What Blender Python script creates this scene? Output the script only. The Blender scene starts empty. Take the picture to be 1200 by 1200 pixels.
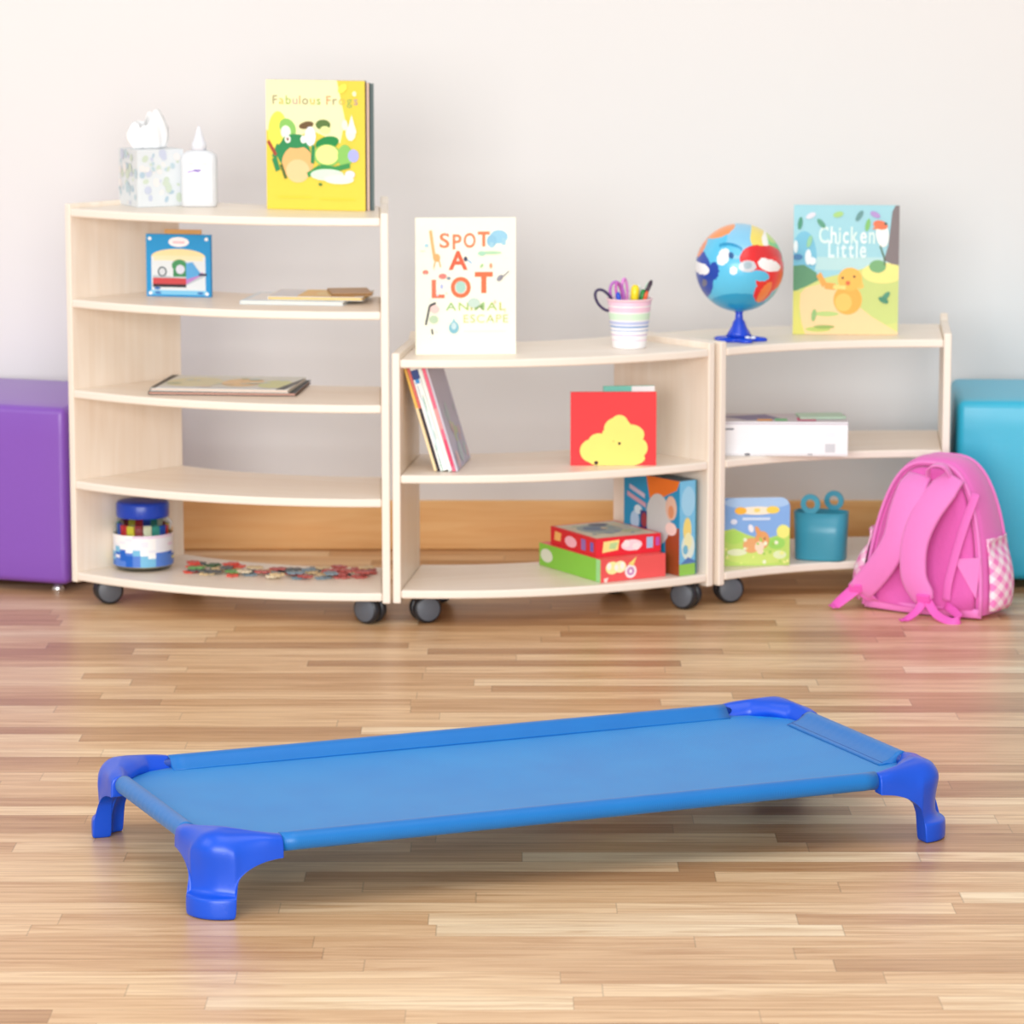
import bpy, bmesh, math, random
from mathutils import Vector, Matrix
R = math.radians
PI = math.pi
SC = bpy.context.scene
COL = SC.collection
random.seed(7)

# ------------------------------------------------------------------ materials
def lin(c):
    out = []
    for v in c:
        v = v / 255.0
        out.append(v / 12.92 if v <= 0.04045 else ((v + 0.055) / 1.055) ** 2.4)
    return tuple(out)

_m = {}
def mat(rgb, rough=0.5, spec=0.5, coat=0.0, var=0.03, bump=0.0, scale=60.0, sheen=0.0, trans=0.0, name=None, metal=0.0):
    key = (tuple(rgb), rough, spec, coat, var, bump, scale, sheen, trans, metal)
    if key in _m:
        return _m[key]
    m = bpy.data.materials.new(name or 'paint_%d_%d_%d' % tuple(rgb))
    m.use_nodes = True
    nt = m.node_tree
    b = nt.nodes['Principled BSDF']
    l = lin(rgb)
    b.inputs['Roughness'].default_value = rough
    b.inputs['Specular IOR Level'].default_value = spec
    b.inputs['Coat Weight'].default_value = coat
    b.inputs['Coat Roughness'].default_value = 0.15
    b.inputs['Sheen Weight'].default_value = sheen
    b.inputs['Transmission Weight'].default_value = trans
    b.inputs['Metallic'].default_value = metal
    tc = nt.nodes.new('ShaderNodeTexCoord')
    no = nt.nodes.new('ShaderNodeTexNoise')
    no.inputs['Scale'].default_value = scale
    no.inputs['Detail'].default_value = 3
    nt.links.new(tc.outputs['Object'], no.inputs['Vector'])
    mx = nt.nodes.new('ShaderNodeMix'); mx.data_type = 'RGBA'
    mx.inputs[6].default_value = (*[max(0, v * (1 - var)) for v in l], 1)
    mx.inputs[7].default_value = (*[min(1, v * (1 + var)) for v in l], 1)
    nt.links.new(no.outputs['Fac'], mx.inputs[0])
    nt.links.new(mx.outputs[2], b.inputs['Base Color'])
    if bump > 0:
        bp = nt.nodes.new('ShaderNodeBump')
        bp.inputs['Strength'].default_value = bump
        bp.inputs['Distance'].default_value = 0.002
        nt.links.new(no.outputs['Fac'], bp.inputs['Height'])
        nt.links.new(bp.outputs['Normal'], b.inputs['Normal'])
    _m[key] = m
    return m

def P(rgb):           # printed paper
    return mat(rgb, rough=0.42, spec=0.4, var=0.02)

def math_node(nt, op, a, b=None, c=None):
    n = nt.nodes.new('ShaderNodeMath'); n.operation = op
    for i, v in enumerate((a, b, c)):
        if v is None: continue
        if isinstance(v, (int, float)): n.inputs[i].default_value = v
        else: nt.links.new(v, n.inputs[i])
    return n.outputs[0]

def birch(name, c0, c1, axis='Z'):
    m = bpy.data.materials.new(name); m.use_nodes = True
    nt = m.node_tree; b = nt.nodes['Principled BSDF']
    tc = nt.nodes.new('ShaderNodeTexCoord'); mp = nt.nodes.new('ShaderNodeMapping')
    mp.inputs['Scale'].default_value = {'Z': (26, 26, 2.2), 'X': (2.2, 26, 26)}[axis]
    nt.links.new(tc.outputs['Object'], mp.inputs['Vector'])
    n1 = nt.nodes.new('ShaderNodeTexNoise'); n1.inputs['Scale'].default_value = 1.6; n1.inputs['Detail'].default_value = 6
    n1.inputs['Distortion'].default_value = 0.6
    nt.links.new(mp.outputs[0], n1.inputs['Vector'])
    r = nt.nodes.new('ShaderNodeValToRGB')
    r.color_ramp.elements[0].position = 0.3; r.color_ramp.elements[0].color = (*lin(c0), 1)
    r.color_ramp.elements[1].position = 0.72; r.color_ramp.elements[1].color = (*lin(c1), 1)
    nt.links.new(n1.outputs['Fac'], r.inputs[0]); nt.links.new(r.outputs[0], b.inputs['Base Color'])
    b.inputs['Roughness'].default_value = 0.38
    b.inputs['Specular IOR Level'].default_value = 0.45
    return m

def floor_material():
    m = bpy.data.materials.new('wood_strip_laminate'); m.use_nodes = True
    nt = m.node_tree; b = nt.nodes['Principled BSDF']; L = nt.links
    tc = nt.nodes.new('ShaderNodeTexCoord'); sp = nt.nodes.new('ShaderNodeSeparateXYZ')
    L.new(tc.outputs['Object'], sp.inputs[0])
    X, Y = sp.outputs[0], sp.outputs[1]
    yr = math_node(nt, 'DIVIDE', Y, 0.064)
    row = math_node(nt, 'FLOOR', yr)
    wn = nt.nodes.new('ShaderNodeTexWhiteNoise'); wn.noise_dimensions = '1D'; L.new(row, wn.inputs['W'])
    row2 = math_node(nt, 'ADD', row, 317.3)
    wn2 = nt.nodes.new('ShaderNodeTexWhiteNoise'); wn2.noise_dimensions = '1D'; L.new(row2, wn2.inputs['W'])
    ln = math_node(nt, 'MULTIPLY_ADD', wn2.outputs['Value'], 0.34, 0.46)
    off = math_node(nt, 'MULTIPLY', wn.outputs['Value'], 37.0)
    xr = math_node(nt, 'ADD', math_node(nt, 'DIVIDE', X, ln), off)
    col = math_node(nt, 'FLOOR', xr)
    cv = nt.nodes.new('ShaderNodeCombineXYZ'); L.new(row, cv.inputs[0]); L.new(col, cv.inputs[1])
    wn3 = nt.nodes.new('ShaderNodeTexWhiteNoise'); wn3.noise_dimensions = '3D'; L.new(cv.outputs[0], wn3.inputs['Vector'])
    rp = nt.nodes.new('ShaderNodeValToRGB'); cr = rp.color_ramp
    stops = [(0.0, (192, 146, 102)), (0.22, (214, 170, 124)), (0.5, (231, 191, 146)), (0.8, (243, 208, 165)), (1.0, (252, 227, 190))]
    cr.elements[0].position = 0; cr.elements[0].color = (*lin(stops[0][1]), 1)
    cr.elements[1].position = 1; cr.elements[1].color = (*lin(stops[-1][1]), 1)
    for p, c in stops[1:-1]:
        e = cr.elements.new(p); e.color = (*lin(c), 1)
    L.new(wn3.outputs['Value'], rp.inputs[0])
    # grain, shifted per strip
    shift = math_node(nt, 'MULTIPLY', wn3.outputs['Value'], 50.0)
    gv = nt.nodes.new('ShaderNodeCombineXYZ')
    L.new(math_node(nt, 'ADD', math_node(nt, 'MULTIPLY', X, 3.2), shift), gv.inputs[0])
    L.new(math_node(nt, 'MULTIPLY', Y, 62.0), gv.inputs[1]); L.new(shift, gv.inputs[2])
    g = nt.nodes.new('ShaderNodeTexNoise'); g.inputs['Scale'].default_value = 1.0; g.inputs['Detail'].default_value = 5
    g.inputs['Roughness'].default_value = 0.6; g.inputs['Distortion'].default_value = 0.9
    L.new(gv.outputs[0], g.inputs['Vector'])
    gr = nt.nodes.new('ShaderNodeValToRGB')
    gr.color_ramp.elements[0].position = 0.28; gr.color_ramp.elements[0].color = (*lin((208, 184, 156)), 1)
    gr.color_ramp.elements[1].position = 0.62; gr.color_ramp.elements[1].color = (1, 1, 1, 1)
    L.new(g.outputs['Fac'], gr.inputs[0])
    mx = nt.nodes.new('ShaderNodeMix'); mx.data_type = 'RGBA'; mx.blend_type = 'MULTIPLY'; mx.inputs[0].default_value = 0.9
    L.new(rp.outputs[0], mx.inputs[6]); L.new(gr.outputs[0], mx.inputs[7])
    # thin joints
    fy = math_node(nt, 'FRACT', yr); fx = math_node(nt, 'FRACT', xr)
    ey = math_node(nt, 'LESS_THAN', math_node(nt, 'ABSOLUTE', math_node(nt, 'SUBTRACT', fy, 0.5)), 0.487)
    ex = math_node(nt, 'LESS_THAN', math_node(nt, 'ABSOLUTE', math_node(nt, 'SUBTRACT', fx, 0.5)), 0.498)
    e = math_node(nt, 'MULTIPLY', ey, ex)
    e2 = math_node(nt, 'MULTIPLY_ADD', e, 0.22, 0.78)
    mx2 = nt.nodes.new('ShaderNodeMix'); mx2.data_type = 'RGBA'; mx2.blend_type = 'MULTIPLY'; mx2.inputs[0].default_value = 1
    cc = nt.nodes.new('ShaderNodeCombineColor'); L.new(e2, cc.inputs[0]); L.new(e2, cc.inputs[1]); L.new(e2, cc.inputs[2])
    L.new(mx.outputs[2], mx2.inputs[6]); L.new(cc.outputs[0], mx2.inputs[7])
    L.new(mx2.outputs[2], b.inputs['Base Color'])
    b.inputs['Roughness'].default_value = 0.34
    b.inputs['Specular IOR Level'].default_value = 0.5
    bp = nt.nodes.new('ShaderNodeBump'); bp.inputs['Strength'].default_value = 0.08; bp.inputs['Distance'].default_value = 0.001
    L.new(g.outputs['Fac'], bp.inputs['Height']); L.new(bp.outputs[0], b.inputs['Normal'])
    return m

def fabric_material(name, rgb_a, rgb_b, sx=330.0, sy=330.0, rough=0.55):
    """woven mesh: fine warp and weft threads"""
    m = bpy.data.materials.new(name); m.use_nodes = True
    nt = m.node_tree; b = nt.nodes['Principled BSDF']; L = nt.links
    tc = nt.nodes.new('ShaderNodeTexCoord'); sp = nt.nodes.new('ShaderNodeSeparateXYZ')
    L.new(tc.outputs['Object'], sp.inputs[0])
    a = math_node(nt, 'SINE', math_node(nt, 'MULTIPLY', sp.outputs[0], sx * 2 * PI / 2))
    c = math_node(nt, 'SINE', math_node(nt, 'MULTIPLY', sp.outputs[1], sy * 2 * PI / 2))
    w = math_node(nt, 'MULTIPLY_ADD', math_node(nt, 'MULTIPLY', a, c), 0.5, 0.5)
    n = nt.nodes.new('ShaderNodeTexNoise'); n.inputs['Scale'].default_value = 9; n.inputs['Detail'].default_value = 3
    L.new(tc.outputs['Object'], n.inputs['Vector'])
    f = math_node(nt, 'MULTIPLY_ADD', n.outputs['Fac'], 0.35, math_node(nt, 'MULTIPLY', w, 0.65))
    mx = nt.nodes.new('ShaderNodeMix'); mx.data_type = 'RGBA'
    mx.inputs[6].default_value = (*lin(rgb_a), 1); mx.inputs[7].default_value = (*lin(rgb_b), 1)
    L.new(f, mx.inputs[0]); L.new(mx.outputs[2], b.inputs['Base Color'])
    b.inputs['Roughness'].default_value = rough
    b.inputs['Sheen Weight'].default_value = 0.08
    bp = nt.nodes.new('ShaderNodeBump'); bp.inputs['Strength'].default_value = 0.25; bp.inputs['Distance'].default_value = 0.0006
    L.new(w, bp.inputs['Height']); L.new(bp.outputs[0], b.inputs['Normal'])
    return m

def check_material(name, rgb_a, rgb_b, size):
    m = bpy.data.materials.new(name); m.use_nodes = True
    nt = m.node_tree; b = nt.nodes['Principled BSDF']; L = nt.links
    tc = nt.nodes.new('ShaderNodeTexCoord'); mp = nt.nodes.new('ShaderNodeMapping')
    mp.inputs['Rotation'].default_value = (R(45), 0, 0)
    L.new(tc.outputs['Object'], mp.inputs[0])
    sp = nt.nodes.new('ShaderNodeSeparateXYZ'); L.new(mp.outputs[0], sp.inputs[0])
    a = math_node(nt, 'GREATER_THAN', math_node(nt, 'FRACT', math_node(nt, 'DIVIDE', sp.outputs[1], size)), 0.5)
    c = math_node(nt, 'GREATER_THAN', math_node(nt, 'FRACT', math_node(nt, 'DIVIDE', sp.outputs[2], size)), 0.5)
    f = math_node(nt, 'MULTIPLY', math_node(nt, 'ADD', a, c), 0.5)
    mx = nt.nodes.new('ShaderNodeMix'); mx.data_type = 'RGBA'
    mx.inputs[6].default_value = (*lin(rgb_a), 1); mx.inputs[7].default_value = (*lin(rgb_b), 1)
    L.new(f, mx.inputs[0]); L.new(mx.outputs[2], b.inputs['Base Color'])
    b.inputs['Roughness'].default_value = 0.6
    return m

# ------------------------------------------------------------------ object helpers
def tag(o, label=None, cat=None, group=None, kind=None):
    if label: o['label'] = label
    if cat: o['category'] = cat
    if group: o['group'] = group
    if kind: o['kind'] = kind
    return o

def empty(name, label, cat, loc, rz=0.0, group=None):
    o = bpy.data.objects.new(name, None); COL.objects.link(o)
    o.empty_display_size = 0.05
    o.location = loc; o.rotation_euler = (0, 0, rz)
    return tag(o, label, cat, group)

def obj(name, bm, mats, parent=None, smooth=False, recalc=True):
    if recalc: bmesh.ops.recalc_face_normals(bm, faces=bm.faces)
    me = bpy.data.meshes.new(name); bm.to_mesh(me); bm.free()
    if not isinstance(mats, (list, tuple)): mats = [mats]
    for m in mats: me.materials.append(m)
    if smooth:
        for p in me.polygons: p.use_smooth = True
    o = bpy.data.objects.new(name, me); COL.objects.link(o)
    if parent: o.parent = parent
    return o

def subsurf(o, n=2):
    s = o.modifiers.new('s', 'SUBSURF'); s.levels = n; s.render_levels = n
    return o
def bevel(o, w, seg=3, ang=35):
    b = o.modifiers.new('b', 'BEVEL'); b.width = w; b.segments = seg; b.limit_method = 'ANGLE'; b.angle_limit = R(ang)
    return o

def copy_tree(o, parent=None):
    c = o.copy(); COL.objects.link(c)
    if parent: c.parent = parent
    for ch in list(o.children): copy_tree(ch, c)
    return c

def box(bm, x0, x1, y0, y1, z0, z1, mi=0, M=None):
    vs = [bm.verts.new((x, y, z)) for z in (z0, z1) for y in (y0, y1) for x in (x0, x1)]
    if M: 
        for v in vs: v.co = M @ v.co
    for f in ((0, 1, 3, 2), (4, 6, 7, 5), (0, 4, 5, 1), (2, 3, 7, 6), (0, 2, 6, 4), (1, 5, 7, 3)):
        fc = bm.faces.new([vs[i] for i in f]); fc.material_index = mi
    return vs

def lathe(bm, prof, seg=32, mi=0, M=None, cap0=True, cap1=True, mfun=None):
    rings = []
    for r, z in prof:
        ring = [bm.verts.new((r * math.cos(2 * PI * k / seg), r * math.sin(2 * PI * k / seg), z)) for k in range(seg)]
        if M:
            for v in ring: v.co = M @ v.co
        rings.append(ring)
    for i in range(len(rings) - 1):
        for k in range(seg):
            f = bm.faces.new((rings[i][k], rings[i][(k + 1) % seg], rings[i + 1][(k + 1) % seg], rings[i + 1][k]))
            f.material_index = mfun(i) if mfun else mi; f.smooth = True
    if cap0: f = bm.faces.new(rings[0][::-1]); f.material_index = mfun(0) if mfun else mi
    if cap1: f = bm.faces.new(rings[-1]); f.material_index = mfun(len(rings) - 2) if mfun else mi

def frames(pts, closed=False):
    n = len(pts); T = []
    for i in range(n):
        a = pts[(i - 1) % n] if closed or i > 0 else pts[i]
        b = pts[(i + 1) % n] if closed or i < n - 1 else pts[i]
        T.append((b - a).normalized())
    return T

def tube(bm, pts, r, seg=12, mi=0, closed=False, caps=True):
    pts = [Vector(p) for p in pts]; T = frames(pts, closed)
    up = Vector((0, 0, 1))
    if abs(T[0].dot(up)) > 0.95: up = Vector((0, 1, 0))
    nrm = (up - T[0] * up.dot(T[0])).normalized(); rings = []
    for i, p in enumerate(pts):
        nrm = (nrm - T[i] * nrm.dot(T[i])).normalized(); bn = T[i].cross(nrm)
        rr = r[i] if isinstance(r, (list, tuple)) else r
        rings.append([bm.verts.new(p + (nrm * math.cos(2 * PI * k / seg) + bn * math.sin(2 * PI * k / seg)) * rr) for k in range(seg)])
    m = len(rings)
    for i in range(m if closed else m - 1):
        for k in range(seg):
            f = bm.faces.new((rings[i][k], rings[i][(k + 1) % seg], rings[(i + 1) % m][(k + 1) % seg], rings[(i + 1) % m][k]))
            f.material_index = mi; f.smooth = True
    if caps and not closed:
        bm.faces.new(rings[0][::-1]).material_index = mi; bm.faces.new(rings[-1]).material_index = mi

def ribbon(bm, pts, ws, side, th, mi=0):
    """flat band: pts centre line, ws widths, side = list of side directions, th thickness"""
    pts = [Vector(p) for p in pts]; T = frames(pts); rings = []
    for i, p in enumerate(pts):
        s = Vector(side[i]); s = (s - T[i] * s.dot(T[i])).normalized(); n = T[i].cross(s)
        w = ws[i] / 2
        prof = [(-w, -th * .25), (-w, th * .25), (-w * .85, th * .5), (w * .85, th * .5), (w, th * .25), (w, -th * .25), (w * .85, -th * .5), (-w * .85, -th * .5)]
        rings.append([bm.verts.new(p + s * a + n * b) for a, b in prof])
    for i in range(len(rings) - 1):
        for k in range(8):
            f = bm.faces.new((rings[i][k], rings[i][(k + 1) % 8], rings[i + 1][(k + 1) % 8], rings[i + 1][k])); f.smooth = True; f.material_index = mi
    bm.faces.new(rings[0][::-1]).material_index = mi; bm.faces.new(rings[-1]).material_index = mi

def catmull(pts, n=6):
    pts = [Vector(p) for p in pts]; out = []
    q = [2 * pts[0] - pts[1]] + pts + [2 * pts[-1] - pts[-2]]
    for i in range(1, len(q) - 2):
        for k in range(n):
            t = k / n; a, b, c, d = q[i - 1:i + 3]
            out.append(0.5 * ((2 * b) + (c - a) * t + (2 * a - 5 * b + 4 * c - d) * t * t + (3 * b - a - 3 * c + d) * t ** 3))
    out.append(pts[-1]); return out

# ------------------------------------------------------------------ printed artwork on a flat face
_glyph = {}
def text_mesh(s, bold=0.0):
    key = (s, bold)
    if key in _glyph: return _glyph[key]
    cu = bpy.data.curves.new('t', 'FONT'); cu.body = s; cu.size = 1.0; cu.offset = bold; cu.fill_mode = 'FRONT' if hasattr(cu, 'fill_mode') else cu.fill_mode
    cu.dimensions = '2D'; cu.fill_mode = 'BOTH'; cu.resolution_u = 4
    o = bpy.data.objects.new('t', cu); COL.objects.link(o)
    dg = bpy.context.evaluated_depsgraph_get(); dg.update()
    me = bpy.data.meshes.new_from_object(o.evaluated_get(dg))
    V = [(v.co.x, v.co.y) for v in me.vertices]; F = [list(p.vertices) for p in me.polygons]
    bpy.data.objects.remove(o); bpy.data.curves.remove(cu); bpy.data.meshes.remove(me)
    if V:
        x0 = min(v[0] for v in V); x1 = max(v[0] for v in V); y0 = min(v[1] for v in V); y1 = max(v[1] for v in V)
    else: x0 = x1 = y0 = y1 = 0
    _glyph[key] = (V, F, x0, x1, y0, y1); return _glyph[key]

class Art:
    """collects flat shapes in normalised coordinates of one face, then adds them to a bmesh"""
    def __init__(s): s.it = []
    def poly(s, pts, c): s.it.append(('p', pts, c)); return s
    def rect(s, x0, y0, x1, y1, c): return s.poly([(x0, y0), (x1, y0), (x1, y1), (x0, y1)], c)
    def ell(s, x, y, rx, ry, c, rot=0, a0=0, a1=360, n=24):
        pts = []
        for k in range(n if a1 - a0 >= 360 else n + 1):
            a = R(a0 + (a1 - a0) * k / n); u, v = rx * math.cos(a), ry * math.sin(a); q = R(rot)
            pts.append((x + u * math.cos(q) - v * math.sin(q), y + u * math.sin(q) + v * math.cos(q)))
        return s.poly(pts, c)
    def line(s, pts, w, c):
        for (x0, y0), (x1, y1) in zip(pts, pts[1:]):
            d = math.hypot(x1 - x0, y1 - y0) or 1; nx, ny = -(y1 - y0) / d * w / 2, (x1 - x0) / d * w / 2
            s.poly([(x0 - nx, y0 - ny), (x1 - nx, y1 - ny), (x1 + nx, y1 + ny), (x0 + nx, y0 + ny)], c)
        return s
    def text(s, t, x0, x1, y0, y1, c, bold=0.0): s.it.append(('t', (t, x0, x1, y0, y1, bold), c)); return s
    def rowtext(s, t, x0, x1, y0, y1, cols, bold=0.0):
        ws = []
        for ch in t:
            if ch == ' ': ws.append(.32); continue
            V, F, a0, a1, b0, b1 = text_mesh(ch, bold); ws.append(a1 - a0 + .13)
        k = (x1 - x0) / sum(ws); x = x0
        for i, ch in enumerate(t):
            if ch != ' ':
                V, F, a0, a1, b0, b1 = text_mesh(ch, bold); h = (y1 - y0) / .72
                s.text(ch, x + .065 * k, x + (ws[i] - .065) * k, y0 + b0 * h, y0 + b1 * h, cols[i % len(cols)], bold)
            x += ws[i] * k
        return s
    def scatter(s, n, x0, y0, x1, y1, cols, r0, r1, seed=1):
        rn = random.Random(seed)
        for i in range(n):
            r = rn.uniform(r0, r1); s.ell(rn.uniform(x0, x1), rn.uniform(y0, y1), r, r * rn.uniform(.5, 1.2), rn.choice(cols), rn.uniform(0, 180), n=10)
        return s
    def add(s, bm, mats, O, U, V, clip=True):
        """O origin corner, U and V full edge vectors of the face"""
        O, U, V = Vector(O), Vector(U), Vector(V); N = U.cross(V).normalized(); rgbs = {}
        def mi(c):
            m = P(c)
            if m not in mats: mats.append(m)
            return mats.index(m)
        for k, (kd, d, c) in enumerate(s.it):
            off = N * (0.00012 + 0.00006 * k); cl = lambda q: min(1, max(0, q)) if clip else q
            if kd == 'p':
                pts = [(cl(x), cl(y)) for x, y in d]; q = []
                for p in pts:
                    if not q or math.hypot(p[0] - q[-1][0], p[1] - q[-1][1]) > 1e-4: q.append(p)
                if len(q) > 1 and math.hypot(q[0][0] - q[-1][0], q[0][1] - q[-1][1]) < 1e-4: q.pop()
                if len(q) < 3: continue
                A = sum(q[i][0] * q[(i + 1) % len(q)][1] - q[(i + 1) % len(q)][0] * q[i][1] for i in range(len(q)))
                if abs(A) < 1e-6: continue
                if A < 0: q = q[::-1]
                f = bm.faces.new([bm.verts.new(O + U * x + V * y + off) for x, y in q]); f.material_index = mi(c)
            else:
                t, x0, x1, y0, y1, bold = d; Vv, F, a0, a1, b0, b1 = text_mesh(t, bold)
                if not Vv: continue
                sx = (x1 - x0) / max(1e-6, a1 - a0); sy = (y1 - y0) / max(1e-6, b1 - b0)
                vs = [bm.verts.new(O + U * (x0 + (x - a0) * sx) + V * (y0 + (y - b0) * sy) + off) for x, y in Vv]
                for fc in F:
                    try: f = bm.faces.new([vs[i] for i in fc]); f.material_index = mi(c)
                    except ValueError: pass

# ------------------------------------------------------------------ camera, world, lights
CAM_PITCH = 0.1617
cd = bpy.data.cameras.new('camera'); cam = bpy.data.objects.new('camera', cd); COL.objects.link(cam)
cam.location = (0, 0, 1.55); cam.rotation_euler = (PI / 2 - CAM_PITCH, 0, 0)
cd.sensor_width = 36; cd.lens = 36 * 4270 / 1200; cd.clip_end = 100
cd.dof.use_dof = True; cd.dof.focus_distance = 6.15; cd.dof.aperture_fstop = 7.5
SC.camera = cam

w = bpy.data.worlds.new('world'); SC.world = w; w.use_nodes = True
bg = w.node_tree.nodes['Background']; bg.inputs[0].default_value = (1.0, 0.995, 0.99, 1); bg.inputs[1].default_value = 0.52

def area(name, loc, target, sx, sy, power, col=(1, 1, 1)):
    l = bpy.data.lights.new(name, 'AREA'); l.shape = 'RECTANGLE'; l.size = sx; l.size_y = sy; l.energy = power; l.color = col
    o = bpy.data.objects.new(name, l); COL.objects.link(o); o.location = loc
    d = Vector(target) - Vector(loc); o.rotation_euler = d.to_track_quat('-Z', 'Y').to_euler(); return o
area('window_light', (-4.2, 4.5, 3.2), (0.2, 7.6, 0.3), 3.0, 2.2, 46, (1, 0.99, 0.975))
area('ceiling_light', (0.3, 4.6, 4.2), (0.1, 6.4, 0.0), 3.5, 3.0, 62, (1, 0.99, 0.98))
area('front_fill_light', (-1.2, -1.2, 1.9), (0.1, 8.4, 0.2), 6.0, 2.8, 500, (1, 0.995, 0.985))  # added broad frontal fill, evens out the dark shelf recesses
SC.view_settings.view_transform = 'Standard'; SC.view_settings.look = 'None'
SC.view_settings.gamma = 1; SC.view_settings.exposure = 0.0; SC.view_settings.use_curve_mapping = False

# ------------------------------------------------------------------ setting
WALL_Y = 8.935
bm = bmesh.new(); box(bm, -5, 5, 0.5, WALL_Y + .1, -0.05, 0)
tag(obj('floor', bm, floor_material()), kind='structure')
bm = bmesh.new(); box(bm, -5, 5, WALL_Y, WALL_Y + .1, 0, 3.2)
tag(obj('wall_back', bm, mat((234, 232, 231), rough=0.85, spec=0.15, var=0.008, scale=3)), kind='structure')
bm = bmesh.new(); box(bm, -5, 5, WALL_Y - .016, WALL_Y, 0.0, 0.123)
tag(bevel(obj('baseboard_back', bm, birch('oak_baseboard', (240, 180, 112), (250, 200, 134), 'X')), .004), kind='structure')

# ------------------------------------------------------------------ shelf units
BIRCH = birch('birch_ply', (240, 224, 206), (248, 236, 222), 'Z')
BIRCHB = birch('birch_board', (243, 228, 210), (250, 238, 224), 'X')
EDGE = mat((246, 236, 224), rough=0.4, var=0.02, name='sealed_birch_edge')
BLACK = mat((38, 40, 46), rough=0.35, var=0.05, name='black_rubber')
GREYP = mat((92, 98, 108), rough=0.4, var=0.03, name='grey_wheel_hub')
STEEL = mat((200, 200, 200), rough=0.25, metal=1.0, name='bright_steel')

def sector_slab(bm, cx, cy, r0, r1, a0, a1, z0, z1, sgn, n=24, e=0.0):
    """ring sector; sgn=+1: arc centre lies behind (convex front), -1: centre in front"""
    def pt(r, a, z): return (cx + r * math.sin(a), cy - sgn * r * math.cos(a), z)
    rings = []
    for k in range(n + 1):
        a = a0 + (a1 - a0) * k / n
        rings.append([bm.verts.new(pt(r, a, z)) for r, z in ((r0, z0), (r1, z0), (r1, z1), (r0, z1))])
    for k in range(n):
        for j in range(4):
            f = bm.faces.new((rings[k][j], rings[k][(j + 1) % 4], rings[k + 1][(j + 1) % 4], rings[k + 1][j]))
            if j in (1,): f.material_index = 1 if sgn > 0 else 0
            if j in (3,): f.material_index = 1 if sgn < 0 else 0
    bm.faces.new(rings[0][::-1]); bm.faces.new(rings[-1])

def shelf_unit(label, corner, yaw, chord, H, tops, convex=True, D=0.33):
    root = empty('shelf_unit', label, 'shelf', (corner[0], corner[1], 0), yaw, 'curved birch shelf units on casters along the wall')
    A = R(22.5); T = 0.018
    if convex:
        Rf = chord / 2 / math.sin(A); r0, r1 = Rf - D, Rf; cy = Rf * math.cos(A); sgn = 1
    else:
        Rf = chord / 2 / math.sin(A); r0, r1 = Rf, Rf + D; cy = -Rf * math.cos(A); sgn = -1
    cx = chord / 2
    def pt(r, a, z): return Vector((cx + r * math.sin(a), cy - sgn * r * math.cos(a), z))
    # side panels (flat boards along the radial edges)
    for s in (-1, 1):
        a = s * A
        front, back = (r1, r0) if convex else (r0, r1)
        F, B = pt(front, a, 0), pt(back, a, 0)
        d = (B - F).normalized(); n = Vector((-d.y, d.x, 0));
        if n.x * s > 0: n = -n
        bm = bmesh.new()
        prof = [(0.0, 0.05), (D, 0.05), (D, H + .012), (D - .02, H + .014), (D - .05, H), (0.0, H)]
        lo = [bm.verts.new(F + d * u + Vector((0, 0, z))) for u, z in prof]
        hi = [bm.verts.new(F + d * u + n * T + Vector((0, 0, z))) for u, z in prof]
        bm.faces.new(lo); bm.faces.new(hi[::-1])
        for k in range(6):
            f = bm.faces.new((lo[k], hi[k], hi[(k + 1) % 6], lo[(k + 1) % 6]))
            if k in (5,): f.material_index = 1
        bevel(obj('side_panel', bm, [BIRCH, EDGE], root), .003, 2)
    ta = T / r1 * 1.02; tb = T / r0
    for z in tops:
        bm = bmesh.new()
        da = T / ((r0 + r1) / 2)
        n = 28
        rings = []
        for k in range(n + 1):
            t = k / n * 2 - 1; row = []
            for r, zz in ((r0, z - .019), (r1, z - .019), (r1, z), (r0, z)):
                am = A - (T + .0003) / r; row.append(bm.verts.new(pt(r, t * am, zz)))
            rings.append(row)
        for k in range(n):
            for j in range(4):
                f = bm.faces.new((rings[k][j], rings[k][(j + 1) % 4], rings[k + 1][(j + 1) % 4], rings[k + 1][j]))
                if (j == 1 and convex) or (j == 3 and not convex): f.material_index = 1
        bm.faces.new(rings[0][::-1]); bm.faces.new(rings[-1])
        bevel(obj('shelf_board', bm, [BIRCHB, EDGE], root), .004, 2)
    # casters
    zb = tops[-1] - .019
    fr, bk = (r1 - .045, r0 + .04) if convex else (r0 + .045, r1 - .04)
    for r, s in ((fr, -1), (fr, 1), (bk, -1), (bk, 1)):
        p = pt(r, s * (A - .055 / r * 1.0), 0)
        c = obj('caster', caster_bm(zb), [BLACK, STEEL], root, smooth=False)
        c.location = p; c.rotation_euler = (0, 0, PI / 2 - yaw + random.uniform(-.12, .12) + (-.5 if s > 0 else .35))
        for q in (-1, 1):
            wb = bmesh.new()
            M = Matrix.Translation((0, -.012, .0325)) @ Matrix.Rotation(PI / 2, 4, 'X') @ Matrix.Rotation(0, 4, 'Z')
            M = Matrix.Translation((q * .013, -.012, .0325)) @ Matrix.Rotation(PI / 2 * q, 4, 'Y')
            lathe(wb, [(.016, -.009), (.029, -.009), (.0325, -.005), (.0325, .003), (.030, .008), (.026, .0105), (.024, .0105), (.022, .0115), (.004, .0125)], 28, M=M,
                  mfun=lambda i: 1 if i >= 5 else 0)
            obj('wheel', wb, [BLACK, GREYP], c, smooth=True)
    return root

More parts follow.
